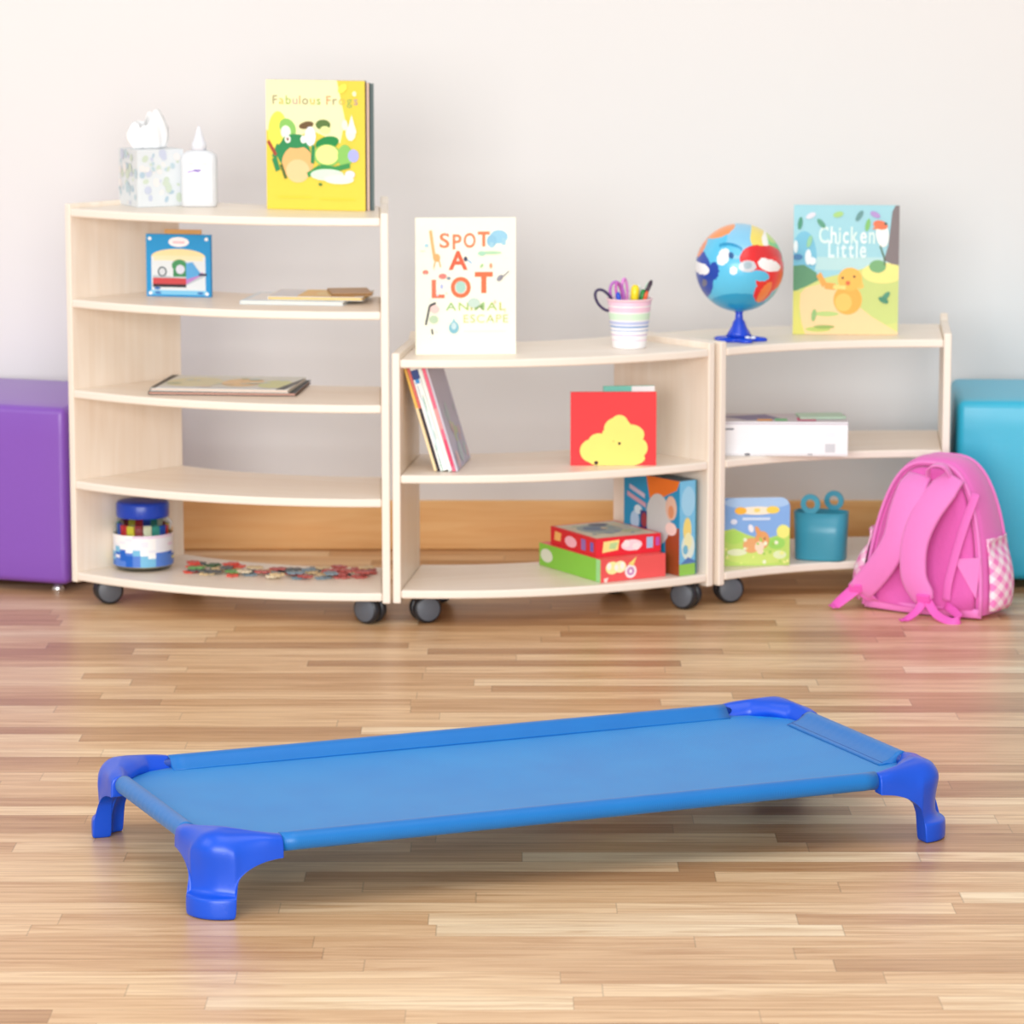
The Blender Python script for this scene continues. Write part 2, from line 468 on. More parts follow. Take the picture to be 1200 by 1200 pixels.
def caster_bm(zb):
    bm = bmesh.new()
    box(bm, -.0035, .0035, -.036, .012, .03, .058)      # yoke web between the wheels
    box(bm, -.024, .024, -.040, .010, .0655, zb - .0095 if zb - .0095 > .067 else .067) if zb > .08 else None
    lathe(bm, [(.010, .050), (.012, .052), (.012, zb - .003), (.010, zb - .0005)], 16, mi=1)
    # hood
    seg = 10; pr = []
    for k in range(seg + 1):
        a = PI * k / seg; pr.append((-.012 + .0345 * math.cos(a), .0325 + .0345 * math.sin(a)))
    return bm

U1 = shelf_unit('tall five-board birch shelf unit at the left beside the purple cube', (-1.008, 8.207), R(-20.5), 0.789, 0.915,
                (0.905, 0.700, 0.494, 0.285, 0.074))
U2 = shelf_unit('low birch shelf unit in the middle, with the striped pen cup on top', (-0.264, 7.935), R(16.5), 0.752, 0.608,
                (0.594, 0.338, 0.080))
U3 = shelf_unit('low birch shelf unit at the right with globe on top and backpack before it', (0.470, 8.149), R(17.5), 0.566, 0.608,
                (0.594, 0.338, 0.080), convex=False)

# ------------------------------------------------------------------ vinyl cubes
def cube_seat(label, corner, yaw, w, d, h, rgb):
    root = empty('cube_ottoman', label, 'ottoman', (corner[0], corner[1], 0), yaw, 'padded vinyl cubes flanking the shelves')
    bm = bmesh.new()
    vs = box(bm, -w, 0, 0, d, .022, h)
    bmesh.ops.subdivide_edges(bm, edges=bm.edges[:], cuts=5, use_grid_fill=True)
    for v in bm.verts:
        x = (v.co.x + w / 2) / (w / 2); y = (v.co.y - d / 2) / (d / 2); z = (v.co.z - (h + .022) / 2) / ((h - .022) / 2)
        b = .006
        if abs(x) > .99: v.co.x += math.copysign(b, x) * (1 - y * y) * (1 - z * z)
        if abs(y) > .99: v.co.y += math.copysign(b, y) * (1 - x * x) * (1 - z * z)
        if z > .99: v.co.z += b * (1 - x * x) * (1 - y * y)
    o = obj('body', bm, mat(rgb, rough=0.38, spec=0.5, coat=0.15, var=0.03, bump=0.12, scale=140), root, smooth=True)
    bevel(o, .018, 4, 50)
    for fx in (-w + .05, -.05):
        for fy in (.05, d - .05):
            f = bmesh.new(); lathe(f, [(.014, 0), (.016, .003), (.012, .010), (.008, .0215)], 18)
            q = obj('foot', f, mat((225, 225, 225), rough=.3, metal=.9, name='chrome_glide'), root, smooth=True); q.location = (fx, fy, 0)
            q['label'] = 'small chrome glide'
    return root
cube_seat('purple padded vinyl cube at the left edge, beside the tall shelf', (-1.030, 8.305), R(-20), 0.48, 0.46, 0.437, (134, 84, 188))
cube_seat('teal padded vinyl cube at the right edge, behind the pink backpack', (1.535, 8.345), R(-4.5), 0.502, 0.43, 0.443, (44, 180, 214))

# ------------------------------------------------------------------ the cot
CX, CY, CA = 0.0110, 6.064, 0.398
cot = empty('stacking_cot', 'low blue mesh stacking cot standing alone in the foreground of the wood floor', 'cot', (CX, CY, 0), CA)
LX, LY = 1.338 / 2, 0.624 / 2          # half outer size
RZ = 0.111; INS = 0.022; RR = 0.0115
PLA = mat((10, 78, 206), rough=0.33, spec=0.5, var=0.02, name='blue_moulded_plastic')
RAIL = mat((18, 62, 150), rough=0.3, var=0.03, name='dark_blue_rail')
SHEET = fabric_material('blue_mesh_fabric', (0, 104, 190), (12, 156, 226), 330, 330)
HEM = fabric_material('blue_hem_fabric', (0, 96, 176), (4, 124, 200), 620, 620, 0.42)
SEAM = mat((14, 70, 150), rough=.6, name='dark_blue_stitching')
ARM = 0.138; RC = 0.052

def corner_leg_bm():
    """corner at origin (outer sharp corner), arms run along +x and +y, inward is +x+y"""
    bm = bmesh.new()
    path = []   # (point, inward normal, arclength from centre)
    straight = ARM - RC; arc = RC * PI / 2
    S = straight + arc / 2
    h0 = .042; topz = .138; ze = RZ - .021
    ss = [-S, -S + .003, -.118, -.104, -.090, -.076, -.064, -.054, -.048, -.0445, -.043, -.039, -.030, -.018, -.006]
    ss = ss + [-q for q in ss[::-1]]
    def at(s):
        if s < -arc / 2: u = -s - arc / 2; return Vector((0, RC + u, 0)), Vector((1, 0, 0))
        if s > arc / 2: u = s - arc / 2; return Vector((RC + u, 0, 0)), Vector((0, 1, 0))
        a = PI + (s + arc / 2) / arc * PI / 2
        return Vector((RC + RC * math.cos(a), RC + RC * math.sin(a), 0)), Vector((-math.cos(a), -math.sin(a), 0))
    rings = []
    for s in ss:
        p, n = at(s); q = abs(s)
        if q <= .0431: zb = 0.0
        else:
            t = min(1, (q - .0432) / (S - .0432)); zb = h0 + (ze - h0) * math.sqrt(max(0, 1 - (1 - t) ** 2.0))
            if q < .0446: zb = h0 * .8
        m = 1.0 if q < .0431 else max(0, 1 - (q - .043) / .006)     # foot block
        cv = max(0, 1 - (q / .060) ** 2)
        tz = topz - .013 * (q / S) ** 1.6
        v = q / S
        if v > .6: k = (v - .6) / .4; tx, ty = .096 + (ARM - .096) * k, .044 - .010 * k
        else: k = v / .6; tx, ty = .070 + .026 * k, .070 - .026 * k
        if s < 0: tx, ty = ty, tx
        dv = Vector((tx, ty, 0)) - p; wt = dv.length; dn = dv / wt
        tk = .024
        dish = .010 * cv                                     # outer face hollowed between its ribs
        rib = -.003 * math.exp(-((q - .046) / .008) ** 2)
        f = max(0, 1 - (q / (S * .8)) ** 2)                  # shoulder rounding, strongest at the corner
        L = [(-.008 * m + .001, zb), (-.009 * m, max(zb, .0015)), (-.009 * m, max(zb + .0004, .031)), (-.007 * m, max(zb + .0008, .0345)), (dish + rib, max(zb + .0012, .037)),
             (dish * 1.15 + rib, max(zb + .002, .055)), (dish * .9 + rib, max(zb + .005, .080 - .0 * q)), (.003 * f + rib, tz - .034), (.006 * f, tz - .022), (.013 * f + .001, tz - .010), (.020 * f + .005, tz - .003),
             (.030 * f + .012, tz), (max(wt * .62, .030 * f + .014), tz + .001), (max(wt - .009, .030 * f + .015), tz - .004), (max(wt - .001, .030 * f + .018), tz - .016), (max(wt, .030 * f + .018), tz - .027),
             (max(wt - .004, tk + .005), tz - .030), (tk, max(zb + .004, .06)), (tk, max(zb + .001, .002)), (tk - .001, zb + (.0 if zb == 0 else .0005))]
        rings.append([bm.verts.new(p + (dn if 12 <= i_ <= 16 else n) * a + Vector((0, 0, z))) for i_, (a, z) in enumerate(L)])
    for i in range(len(rings) - 1):
        k = len(rings[i])
        for j in range(k):
            bm.faces.new((rings[i][j], rings[i][(j + 1) % k], rings[i + 1][(j + 1) % k], rings[i + 1][j]))
    bm.faces.new(rings[0][::-1]); bm.faces.new(rings[-1])
    bmesh.ops.remove_doubles(bm, verts=bm.verts, dist=1e-5)
    return bm

leg0 = None
for sx, sy in ((-1, -1), (1, -1), (1, 1), (-1, 1)):
    if leg0 is None: leg0 = obj('corner_leg', corner_leg_bm(), PLA, cot, smooth=True); o = leg0; subsurf(o, 2)
    else: o = leg0.copy(); COL.objects.link(o)
    o.location = (sx * LX, sy * LY, 0)
    o.rotation_euler = (0, 0, {(-1, -1): 0, (1, -1): PI / 2, (1, 1): PI, (-1, 1): -PI / 2}[(sx, sy)])

for kind, s in (('x', -1), ('x', 1), ('y', -1), ('y', 1)):
    bm = bmesh.new()
    if kind == 'x': a, b = (-LX + .055, s * (LY - INS), RZ), (LX - .055, s * (LY - INS), RZ)
    else: a, b = (s * (LX - INS), -LY + .055, RZ), (s * (LX - INS), LY - .055, RZ)
    tube(bm, [a, b], RR, 20); obj('rail', bm, RAIL, cot)
# fabric sheet
CUT = 0.150; SZ = RZ - .010
def sheet_bm():
    bm = bmesh.new(); nx, ny = 60, 26
    hx, hy = LX - INS - .004, LY - INS - .004; grid = {}
    c = .075
    for i in range(nx + 1):
        for j in range(ny + 1):
            u = -1 + 2 * i / nx; v = -1 + 2 * j / ny
            x, y = u * hx, v * hy
            # octagonal outline: squeeze the corner points onto the cut
            lim = hx + hy - c
            ax, ay = abs(x), abs(y)
            if ax + ay > lim:
                k = ax + ay - lim; x -= math.copysign(k / 2, x); y -= math.copysign(k / 2, y)
            e = max(abs(u) ** 6, abs(v) ** 4)
            z = SZ + .007 * e - .010 * (1 - u * u) * (1 - v * v)
            z += .0007 * math.sin(9 * u + 3 * v) * (1 - abs(v))
            grid[i, j] = bm.verts.new((x, y, z))
    for i in range(nx):
        for j in range(ny):
            bm.faces.new((grid[i, j], grid[i + 1, j], grid[i + 1, j + 1], grid[i, j + 1]))
    return bm
o = obj('fabric_sheet', sheet_bm(), SHEET, cot, smooth=True)
s = o.modifiers.new('s', 'SOLIDIFY'); s.thickness = .0012; s.offset = -1
# hems wrapped round the rails, each a teardrop sleeve whose tail joins the sheet
def sleeve_bm(kind, s, tail):
    bm = bmesh.new()
    H = (LX if kind == 'x' else LY) - CUT + .012
    other = (LY if kind == 'x' else LX) - INS
    prof = []
    r = RR + .0042
    for k in range(15):
        a = R(-120 + k * 17.5 * 1.02)      # outer side, angle measured from outward horizontal
        prof.append((r * math.cos(a), r * math.sin(a)))
    prof.append((-.78 * r, r * .60)); prof.append((-1.05 * r - tail * .25, r * .12)); prof.append((-r - tail * .8, -.0030)); prof.append((-r - tail, -.0052)); prof.append((-r - tail * .8, -.0068)); prof.append((-r, -.0105))
    n = 40; rings = []
    for i in range(n + 1):
        t = -H + 2 * H * i / n; ring = []
        wob = .0004 * math.sin(i * 2.3) 
        for a, z in prof:
            q = s * (other + a + wob)
            ring.append(bm.verts.new((t, q, RZ + z) if kind == 'x' else (q, t, RZ + z)))
        rings.append(ring)
    m = len(prof)
    for i in range(n):
        for k in range(m):
            bm.faces.new((rings[i][k], rings[i][(k + 1) % m], rings[i + 1][(k + 1) % m], rings[i + 1][k]))
    bm.faces.new(rings[0][::-1]); bm.faces.new(rings[-1])
    # stitching line
    q = s * (other - RR - tail * .82); z = RZ - .0024
    tube(bm, [(t, q, z) if kind == 'x' else (q, t, z) for t in (-H + .002, 0, H - .002)], .0009, 6, mi=1)
    return bm
for kind, s, tail in (('x', -1, .012), ('x', 1, .014), ('y', -1, .010), ('y', 1, .030)):
    obj('rail_sleeve', sleeve_bm(kind, s, tail), [HEM, SEAM], cot, smooth=True)

# ------------------------------------------------------------------ books
PAGE = mat((244, 238, 226), rough=.7, var=.05, scale=200, name='page_edges')
def book_parts(root, w, h, t, cover, art, spine=None, pages=None, M=None, spine_art=None, back=None, board=0.0022):
    bm = bmesh.new(); mats = [P(cover), P(spine or cover), P(back or cover)]
    box(bm, 0, w, 0, board, 0, h, 0); box(bm, 0, w, t - board, t, 0, h, 2); box(bm, 0, board, board, t - board, 0, h, 1)
    bmesh.ops.recalc_face_normals(bm, faces=bm.faces)
    if art: art.add(bm, mats, (0, 0, 0), (w, 0, 0), (0, 0, h))
    if spine_art: spine_art.add(bm, mats, (0, t, 0), (0, -t, 0), (0, 0, h))
    c = obj('cover', bm, mats, root, recalc=False)
    bm = bmesh.new(); box(bm, board + .0002, w - .003, board + .0002, t - board - .0002, .003, h - .003)
    p = obj('pages', bm, pages or PAGE, root)
    if M is not None: c.matrix_local = M; p.matrix_local = M
    return c, p
def book(label, loc, rz, w, h, t, cover, art=None, M=None, group=None, **kw):
    root = empty('book', label, 'book', loc, rz, group); book_parts(root, w, h, t, cover, art, M=M, **kw); return root

def frogs_art():
    a = Art(); Y = (232, 206, 62)
    a.poly([(0, .62), (.2, .5), (.45, .62), (.75, .52), (.8, .7), (.72, 1), (0, 1)], (254, 248, 190))
    a.ell(.12, .6, .1, .16, (254, 236, 90))
    a.rowtext('Fabulous Frogs', .06, .94, .815, .885, [(150, 140, 110), (214, 190, 90), (160, 185, 90), (190, 160, 150), (225, 160, 110)], .01)
    g1, g2 = (44, 140, 84), (140, 200, 100)
    a.ell(.22, .63, .09, .07, g2, -30); a.ell(.2, .6, .05, .05, (240, 248, 230))
    a.ell(.28, .44, .17, .13, g1); a.ell(.32, .36, .16, .135, (250, 186, 120)); a.ell(.32, .30, .12, .09, (252, 205, 150))
    a.ell(.3, .53, .14, .055, g1); a.ell(.22, .545, .03, .03, (250, 250, 240)); a.ell(.22, .545, .012, .014, (120, 40, 30)); a.ell(.38, .545, .03, .03, (250, 250, 240))
    a.line([(.13, .5), (.08, .4), (.12, .3)], .05, g1); a.line([(.1, .42), (.02, .53)], .03, (170, 70, 50)); a.line([(.15, .35), (.2, .24)], .03, (90, 110, 50))
    a.ell(.41, .655, .075, .028, (110, 84, 50), 10); a.ell(.45, .57, .055, .075, (236, 240, 246))
    a.ell(.58, .66, .075, .04, (90, 120, 60)); a.ell(.6, .62, .05, .03, (230, 240, 160)); a.ell(.62, .52, .12, .05, (30, 140, 70), 10)
    a.ell(.62, .425, .14, .085, g2); a.ell(.62, .43, .115, .075, (250, 244, 150)); a.line([(.48, .5), (.47, .36)], .035, g1)
    a.ell(.8, .42, .075, .09, g2); a.ell(.885, .425, .055, .05, (176, 180, 240)); 
    a.line([(.42, .27), (.55, .335), (.7, .32), (.85, .35)], .04, (60, 150, 80)); a.ell(.62, .275, .17, .045, (214, 238, 214)); a.ell(.74, .24, .15, .035, (250, 248, 225)); a.ell(.85, .28, .05, .03, (225, 228, 240))
    a.ell(.86, .6, .05, .06, (255, 250, 226)); a.poly([(.82, .6), (.87, .74), (.92, .6)], (255, 252, 235)); a.ell(.8, .66, .03, .04, (255, 250, 220))
    a.ell(.55, .2, .02, .012, (90, 130, 60)); a.ell(.9, .9, .02, .02, (255, 250, 200)); a.ell(.78, .94, .05, .03, (252, 238, 90), 30)
    a.rect(.12, .095, .46, .104, (236, 214, 60)); a.rect(.54, .085, .9, .095, (236, 214, 60))
    return a
Z1 = 0.9055
fw = 0.232
fr = book('yellow picture book with frogs on its cover, standing on the tall shelf top', (-0.549, 8.170, Z1), R(-16), fw, 0.288, .011, (236, 210, 72), frogs_art(), spine=(240, 220, 80), back=(52, 50, 52), pages=mat((70, 62, 58), rough=.8, name='dark_page_edges'))
book('thin pink-edged book standing right behind the yellow frog book', (-0.5365, 8.1818, Z1), R(-16), fw - .004, 0.283, .011, (240, 206, 186), None, pages=mat((240, 206, 186), rough=.7, name='pink_page_edges'), back=(70, 96, 104))
book('grey-green book at the back of the standing books on tall shelf', (-0.5285, 8.1932, Z1), R(-16), fw - .004, 0.281, .008, (108, 124, 124), None, back=(120, 140, 140))

def spot_art():
    a = Art(); O = (240, 112, 66); G = (170, 196, 120)
    a.ell(.83, .86, .09, .05, (150, 206, 232)); a.ell(.76, .83, .05, .045, (140, 198, 226)); a.rect(.86, .8, .9, .85, (160, 210, 230)); a.rect(.74, .78, .78, .82, (160, 210, 230))
    for i, (ch, x0, x1, dy) in enumerate((('S', .24, .34, -.01), ('P', .37, .46, -.02), ('O', .48, .60, -.01), ('T', .62, .74, 0))):
        a.text(ch, x0, x1, .79 + dy, .90 + dy, (244, 130, 84), .02 if ch != 'T' else .035)
    a.text('A', .33, .52, .62, .76, (238, 96, 60), .03); a.ell(.5, .7, .02, .018, (50, 60, 90), -30); a.ell(.54, .68, .03, .008, (160, 200, 230), -30)
    a.text('L', .16, .29, .415, .55, (244, 118, 84), .03); a.text('O', .35, .55, .415, .57, O, .03); a.ell(.45, .495, .05, .045, (170, 214, 200)); a.text('T', .59, .77, .45, .605, O, .045)
    a.rowtext('ANIMAL', .29, .91, .325, .385, [(160, 200, 130), (176, 206, 120), (196, 204, 110)], .01)
    a.rowtext('ESCAPE', .47, .93, .235, .295, [(206, 210, 130), (190, 204, 120)], .0)
    a.line([(.15, .91), (.17, .8), (.19, .71)], .03, (248, 184, 120)); a.ell(.21, .71, .035, .03, (246, 176, 110)); a.line([(.2, .7), (.18, .63)], .012, (246, 176, 110)); a.line([(.23, .7), (.25, .64)], .012, (246, 176, 110))
    a.ell(.75, .745, .11, .012, (180, 222, 180)); a.ell(.66, .74, .04, .018, (170, 220, 190))
    a.ell(.1, .605, .03, .016, (226, 130, 110)); a.ell(.27, .575, .04, .02, (240, 130, 120)); a.ell(.33, .56, .02, .012, (130, 150, 160)); a.ell(.26, .5, .015, .018, (180, 190, 230))
    a.ell(.84, .56, .035, .02, (150, 150, 160), 30); a.line([(.84, .55), (.93, .61)], .008, (120, 120, 130)); a.ell(.66, .65, .02, .012, (170, 210, 150), 40); a.ell(.75, .65, .015, .02, (246, 160, 120))
    a.line([(.2, .38), (.14, .36), (.12, .29), (.1, .22)], .018, (50, 58, 60)); a.ell(.19, .335, .045, .03, (246, 206, 200)); a.ell(.18, .26, .045, .03, (190, 214, 180)); a.line([(.16, .19), (.17, .15)], .016, (60, 70, 70))
    a.ell(.38, .2, .05, .045, (130, 190, 206)); a.poly([(.355, .23), (.38, .27), (.405, .23)], (150, 204, 216)); a.ell(.38, .21, .025, .025, (196, 222, 226))
    a.ell(.11, .8, .02, .014, (170, 214, 230)); a.ell(.58, .38, .06, .035, (196, 220, 206)); a.ell(.07, .76, .03, .004, (200, 220, 190)); a.scatter(16, .06, .08, .92, .9, [(210, 224, 200), (250, 210, 180), (200, 220, 235)], .006, .014, 4)
    a.rect(.48, .17, .9, .174, (225, 222, 205))
    return a
Z2 = 0.5945
book('cream cover picture book reading SPOT A LOT, standing on the middle shelf top', (-0.213, 8.018, Z2), R(4), .222, .303, .010, (254, 251, 232), spot_art(), spine=(246, 232, 130))

def chicken_art():
    a = Art()
    a.rect(0, 0, 1, 1, (160, 214, 226)); a.rect(0, .5, 1, .6, (186, 224, 226)); a.ell(.1, .6, .12, .2, (120, 194, 220))
    a.poly([(0, .36), (.3, .44), (.6, .5), (.8, .54), (1, .52), (1, 0), (0, 0)], (214, 220, 130))
    a.poly([(.6, .44), (.75, .54), (1, .56), (1, .1), (.75, .05), (.62, .2)], (202, 216, 130)); a.ell(.85, .48, .2, .08, (244, 234, 140))
    a.poly([(.93, .55), (.86, .58), (.9, .7), (.93, .95), (.96, 1), (1, 1), (1, .54)], (128, 118, 120)); a.ell(.8, .53, .08, .05, (120, 176, 120))
    a.poly([(0, .33), (0, .53), (.1, .54), (.22, .48), (.24, .42), (.12, .37)], (92, 150, 110))
    a.poly([(.05, .3), (.12, .36), (.3, .4), (.5, .3), (.75, .14), (1, .02), (1, 0), (.1, 0)], (250, 214, 160)); a.poly([(0, 0), (0, .34), (.07, .33), (.06, .15), (.12, 0)], (226, 220, 110))
    for x0, y0, t in ((.12, .0, (196, 210, 110)), (.2, .12, (190, 214, 130))): a.ell(x0 + .12, y0 + .04, .12, .02, t)
    a.line([(.24, .47), (.3, .38), (.4, .37)], .05, (246, 170, 80)); a.line([(.6, .48), (.65, .36)], .05, (250, 196, 96))
    a.ell(.52, .27, .135, .115, (250, 178, 74)); a.ell(.54, .43, .115, .09, (251, 190, 84)); a.ell(.48, .25, .08, .07, (252, 200, 100)); a.ell(.52, .4, .022, .018, (226, 110, 60)); a.ell(.47, .44, .012, .01, (90, 60, 40)); a.ell(.58, .45, .012, .01, (90, 60, 40))
    a.line([(.38, .37), (.5, .365)], .03, (253, 222, 130))
    a.rowtext('Chicken', .23, .78, .71, .84, [(222, 244, 240), (236, 248, 246)], .02); a.rowtext('Little', .32, .7, .6, .73, [(226, 246, 246)], .025)
    a.ell(.84, .78, .06, .10, (252, 250, 244), 10); a.ell(.82, .85, .07, .035, (236, 120, 80), -10); a.ell(.87, .86, .015, .01, (60, 80, 70)); a.line([(.82, .69), (.86, .6), (.87, .54)], .014, (80, 110, 80)); a.poly([(.74, .82), (.79, .845), (.79, .815)], (230, 130, 80))
    for x, y, q, c in ((.06, .86, 80, (70, 150, 120)), (.26, .86, -40, (90, 160, 130)), (.62, .92, 50, (100, 150, 150)), (.7, .85, 75, (130, 196, 110)), (.42, .93, 10, (170, 214, 130)), (.16, .92, 20, (226, 226, 236)), (.77, .93, -20, (180, 150, 210)), (.15, .72, 70, (150, 206, 160)), (.04, .6, 0, (70, 130, 180)), (.88, .3, 40, (80, 150, 120)), (.86, .27, -20, (70, 140, 110)), (.2, .15, 80, (150, 190, 120))):
        a.ell(x, y, .05, .022, c, q, n=12)
    a.ell(.14, .6, .03, .06, (236, 246, 248)); a.ell(.18, .57, .035, .03, (236, 246, 248)); a.ell(.02, .68, .02, .05, (236, 246, 248))
    a.ell(.3, .06, .1, .012, (150, 180, 90))
    return a
book('blue and green picture book reading Chicken Little, standing right of the globe', (0.652, 8.425, Z2), R(-4), .243, .300, .010, (160, 214, 226), chicken_art(), spine=(206, 210, 120))

# train book, upright on second board (generic wagon picture)
def train_art():
    a = Art()
    a.rect(0, 0, 1, 1, (26, 150, 214)); a.rect(.06, .03, .94, .1, (130, 204, 240))
    a.ell(.5, .64, .42, .13, (250, 226, 170), n=30); a.rect(.08, .1, .92, .64, (228, 234, 238)); a.rect(.12, .58, .88, .66, (248, 232, 190))
    a.ell(.51, .88, .16, .08, (250, 246, 250)); a.rect(.42, .86, .6, .89, (236, 190, 200))
    for x in (.06, .94): a.ell(x, .93, .028, .028, (250, 250, 250)); a.ell(x, .05, .028, .028, (250, 250, 250))
    a.poly([(.1, .16), (.1, .34), (.3, .34), (.62, .28), (.88, .36), (.9, .32), (.62, .18)], (190, 200, 206))
    a.rect(.1, .2, .62, .3, (206, 70, 74)); a.rect(.1, .15, .62, .2, (50, 36, 44)); a.poly([(.62, .2), (.62, .3), (.88, .4), (.88, .36)], (190, 130, 200))
    a.rect(.42, .32, .62, .5, (60, 140, 90)); a.ell(.52, .5, .12, .1, (70, 150, 96)); a.ell(.53, .44, .07, .075, (220, 222, 236)); a.ell(.25, .4, .07, .08, (60, 80, 90)); a.ell(.25, .4, .05, .06, (214, 220, 226))
    a.poly([(.62, .28), (.62, .54), (.72, .56), (.86, .36)], (90, 170, 226)); a.rect(.82, .34, .94, .38, (60, 60, 90)); a.ell(.17, .13, .05, .02, (60, 120, 190)); a.ell(.84, .06, .05, .02, (60, 120, 190)); a.ell(.18, .06, .05, .02, (60, 120, 190))
    return a
Z3 = 0.7005
book('small blue board book with train wagons, standing on tall shelf second board', (-0.831, 8.262, Z3), R(-12), .152, .141, .012, (26, 150, 214), train_art())
book('small orange book standing behind the blue train board book', (-0.790, 8.276, Z3), R(-12), .085, .150, .010, (246, 184, 110), None)

def flat(label, loc, rz, w, d, t, cover, art=None, pages=None, name='book', spine=None, tilt=0, **kw):
    """book lying flat: cover up, loc = front-left lower corner"""
    M = Matrix.Translation((0, 0, t)) @ Matrix.Rotation(-PI / 2, 4, 'X')
    root = empty('book', label, 'book', loc, rz); 
    book_parts(root, w, d, t, cover, art, spine=spine, pages=pages, M=M, board=.0012, **kw)
    if tilt: root.rotation_euler = (0, tilt, rz)
    return root
a = Art().rect(.5, .1, .95, .9, (120, 190, 180)).rect(.05, .1, .45, .9, (250, 252, 254))
flat('white and teal thin book lying lowest on tall shelf second board', (-0.606, 8.085, Z3), R(-9), .235, .19, .008, (226, 240, 250), a, spine=(230, 240, 250))
a = Art().rect(.3, .05, .9, .95, (248, 206, 120)).rect(.02, .05, .3, .95, (232, 236, 244)).ell(.6, .5, .15, .3, (250, 222, 150))
flat('pale book with a yellow cover block, middle of the flat stack', (-0.545, 8.092, Z3 + .0085), R(-7), .215, .165, .008, (236, 232, 226), a, pages=mat((248, 214, 140), rough=.7, name='yellow_page_edges'))
flat('brown covered small book, topmost of the flat stack on second board', (-0.400, 8.085, Z3 + .017), R(8), .090, .13, .006, (190, 150, 100), None, spine=(150, 106, 64), pages=mat((160, 116, 70), rough=.7, name='brown_page_edges'))
# third board: open-looking glossy book
a = Art().ell(.25, .5, .2, .35, (230, 226, 190)).ell(.6, .5, .15, .3, (244, 212, 160)).rect(.02, .04, .98, .1, (220, 226, 246)).ell(.85, .4, .12, .3, (222, 228, 170)).poly([(0, 0), (0, 1), (.05, 1), (.035, 0)], (30, 28, 28)).poly([(.9, 0), (.97, 0), (1, .5), (1, .9)], (60, 60, 60)).scatter(14, .1, .1, .9, .9, [(210, 224, 226), (236, 222, 196), (190, 206, 180)], .02, .06, 6)
flat('glossy pale picture book with black corners, upper of two on third board', (-0.812, 8.112, 0.4945 + .0075), R(-7), .315, .235, .007, (226, 228, 220), a, spine=(40, 36, 34), pages=mat((238, 214, 200), rough=.6, name='salmon_page_edges'))
flat('black covered thin book beneath the glossy book on third board', (-0.816, 8.106, 0.4945), R(-5), .335, .235, .007, (40, 38, 38), None, pages=mat((236, 180, 160), rough=.7, name='orange_page_edges'), spine=(30, 28, 28))

# ------------------------------------------------------------------ tissue box
tb = empty('tissue_box', 'patterned white tissue box with tissue pulled up, on the tall shelf top', 'tissue box', (-0.843, 8.214, Z1), R(-62))
bm = bmesh.new(); mats = [P((224, 229, 232))]
S = .112; M0 = Matrix.Identity(4)
# corner toward the room at origin; left face runs to -x, right face to +y
box(bm, -S, 0, 0, S, 0, .128); bmesh.ops.recalc_face_normals(bm, faces=bm.faces)
for k, (O, U) in enumerate((((-S, 0, 0), (S, 0, 0)), ((0, 0, 0), (0, S, 0)))):
    a = Art(); a.scatter(34, .05, .05, .95, .95, [(190, 210, 218), (206, 218, 200), (180, 202, 216), (236, 232, 230), (202, 208, 226)], .03, .09, 11 + k)
    a.add(bm, mats, O, U, (0, 0, .128))
obj('carton', bm, mats, tb, recalc=False)
bm = bmesh.new(); n = 36; levels = 12; rings = []
for j in range(levels + 1):
    t = j / levels; ring = []
    for k in range(n):
        a = 2 * PI * k / n
        rr = (.030 + .014 * math.sin(t * PI * .9)) * (1 - .22 * t) * (1 + .15 * math.sin(3 * a + 1.5 * t) + .16 * math.sin(8 * a + 3 * t))
        top = .006 * math.sin(2 * a + .5) + .007 * math.sin(3 * a) + .005 * math.sin(7 * a)
        ring.append(bm.verts.new((-S / 2 + .62 * rr * math.cos(a), S / 2 - .004 * t + 1.15 * rr * math.sin(a), .129 + t * .068 + top * t * t + (.016 * math.sin(a) * t))))
    rings.append(ring)
for j in range(levels):
    for k in range(n): bm.faces.new((rings[j][k], rings[j][(k + 1) % n], rings[j + 1][(k + 1) % n], rings[j + 1][k]))
o = obj('tissue', bm, mat((252, 252, 252), rough=.9, spec=.1, name='tissue_paper'), tb, smooth=True)
s = o.modifiers.new('s', 'SOLIDIFY'); s.thickness = .001
# hand gel bottle
gb = empty('gel_bottle', 'white plastic pump bottle with a small purple mark beside tissue box', 'bottle', (-0.706, 8.245, Z1), R(-3))
bm = bmesh.new(); mats = [mat((228, 231, 235), rough=.3, name='white_plastic')]
def sring(bm, hx, hy, z, n=40, p=4.0):
    out = []
    for k in range(n):
        a = 2 * PI * k / n; c, s = math.cos(a), math.sin(a)
        out.append(bm.verts.new((hx * math.copysign(abs(c) ** (2 / p), c), hy * math.copysign(abs(s) ** (2 / p), s), z)))
    return out
def loft(bm, rings, mi=0):
    for r0, r1 in zip(rings, rings[1:]):
        n = len(r0)
        for k in range(n):
            f = bm.faces.new((r0[k], r0[(k + 1) % n], r1[(k + 1) % n], r1[k])); f.smooth = True; f.material_index = mi
    bm.faces.new(rings[0][::-1]).material_index = mi; bm.faces.new(rings[-1]).material_index = mi
loft(bm, [sring(bm, *q) for q in ((.038, .021, 0), (.0405, .0235, .004), (.0405, .0235, .108), (.038, .022, .117), (.028, .017, .124), (.016, .014, .127))])
obj('body', bm, mats, gb, recalc=True)
bm = bmesh.new(); mats = [mat((240, 241, 244), rough=.4, name='white_label')]
box(bm, -.031, .031, -.0241, -.0238, .012, .104); bmesh.ops.recalc_face_normals(bm, faces=bm.faces)
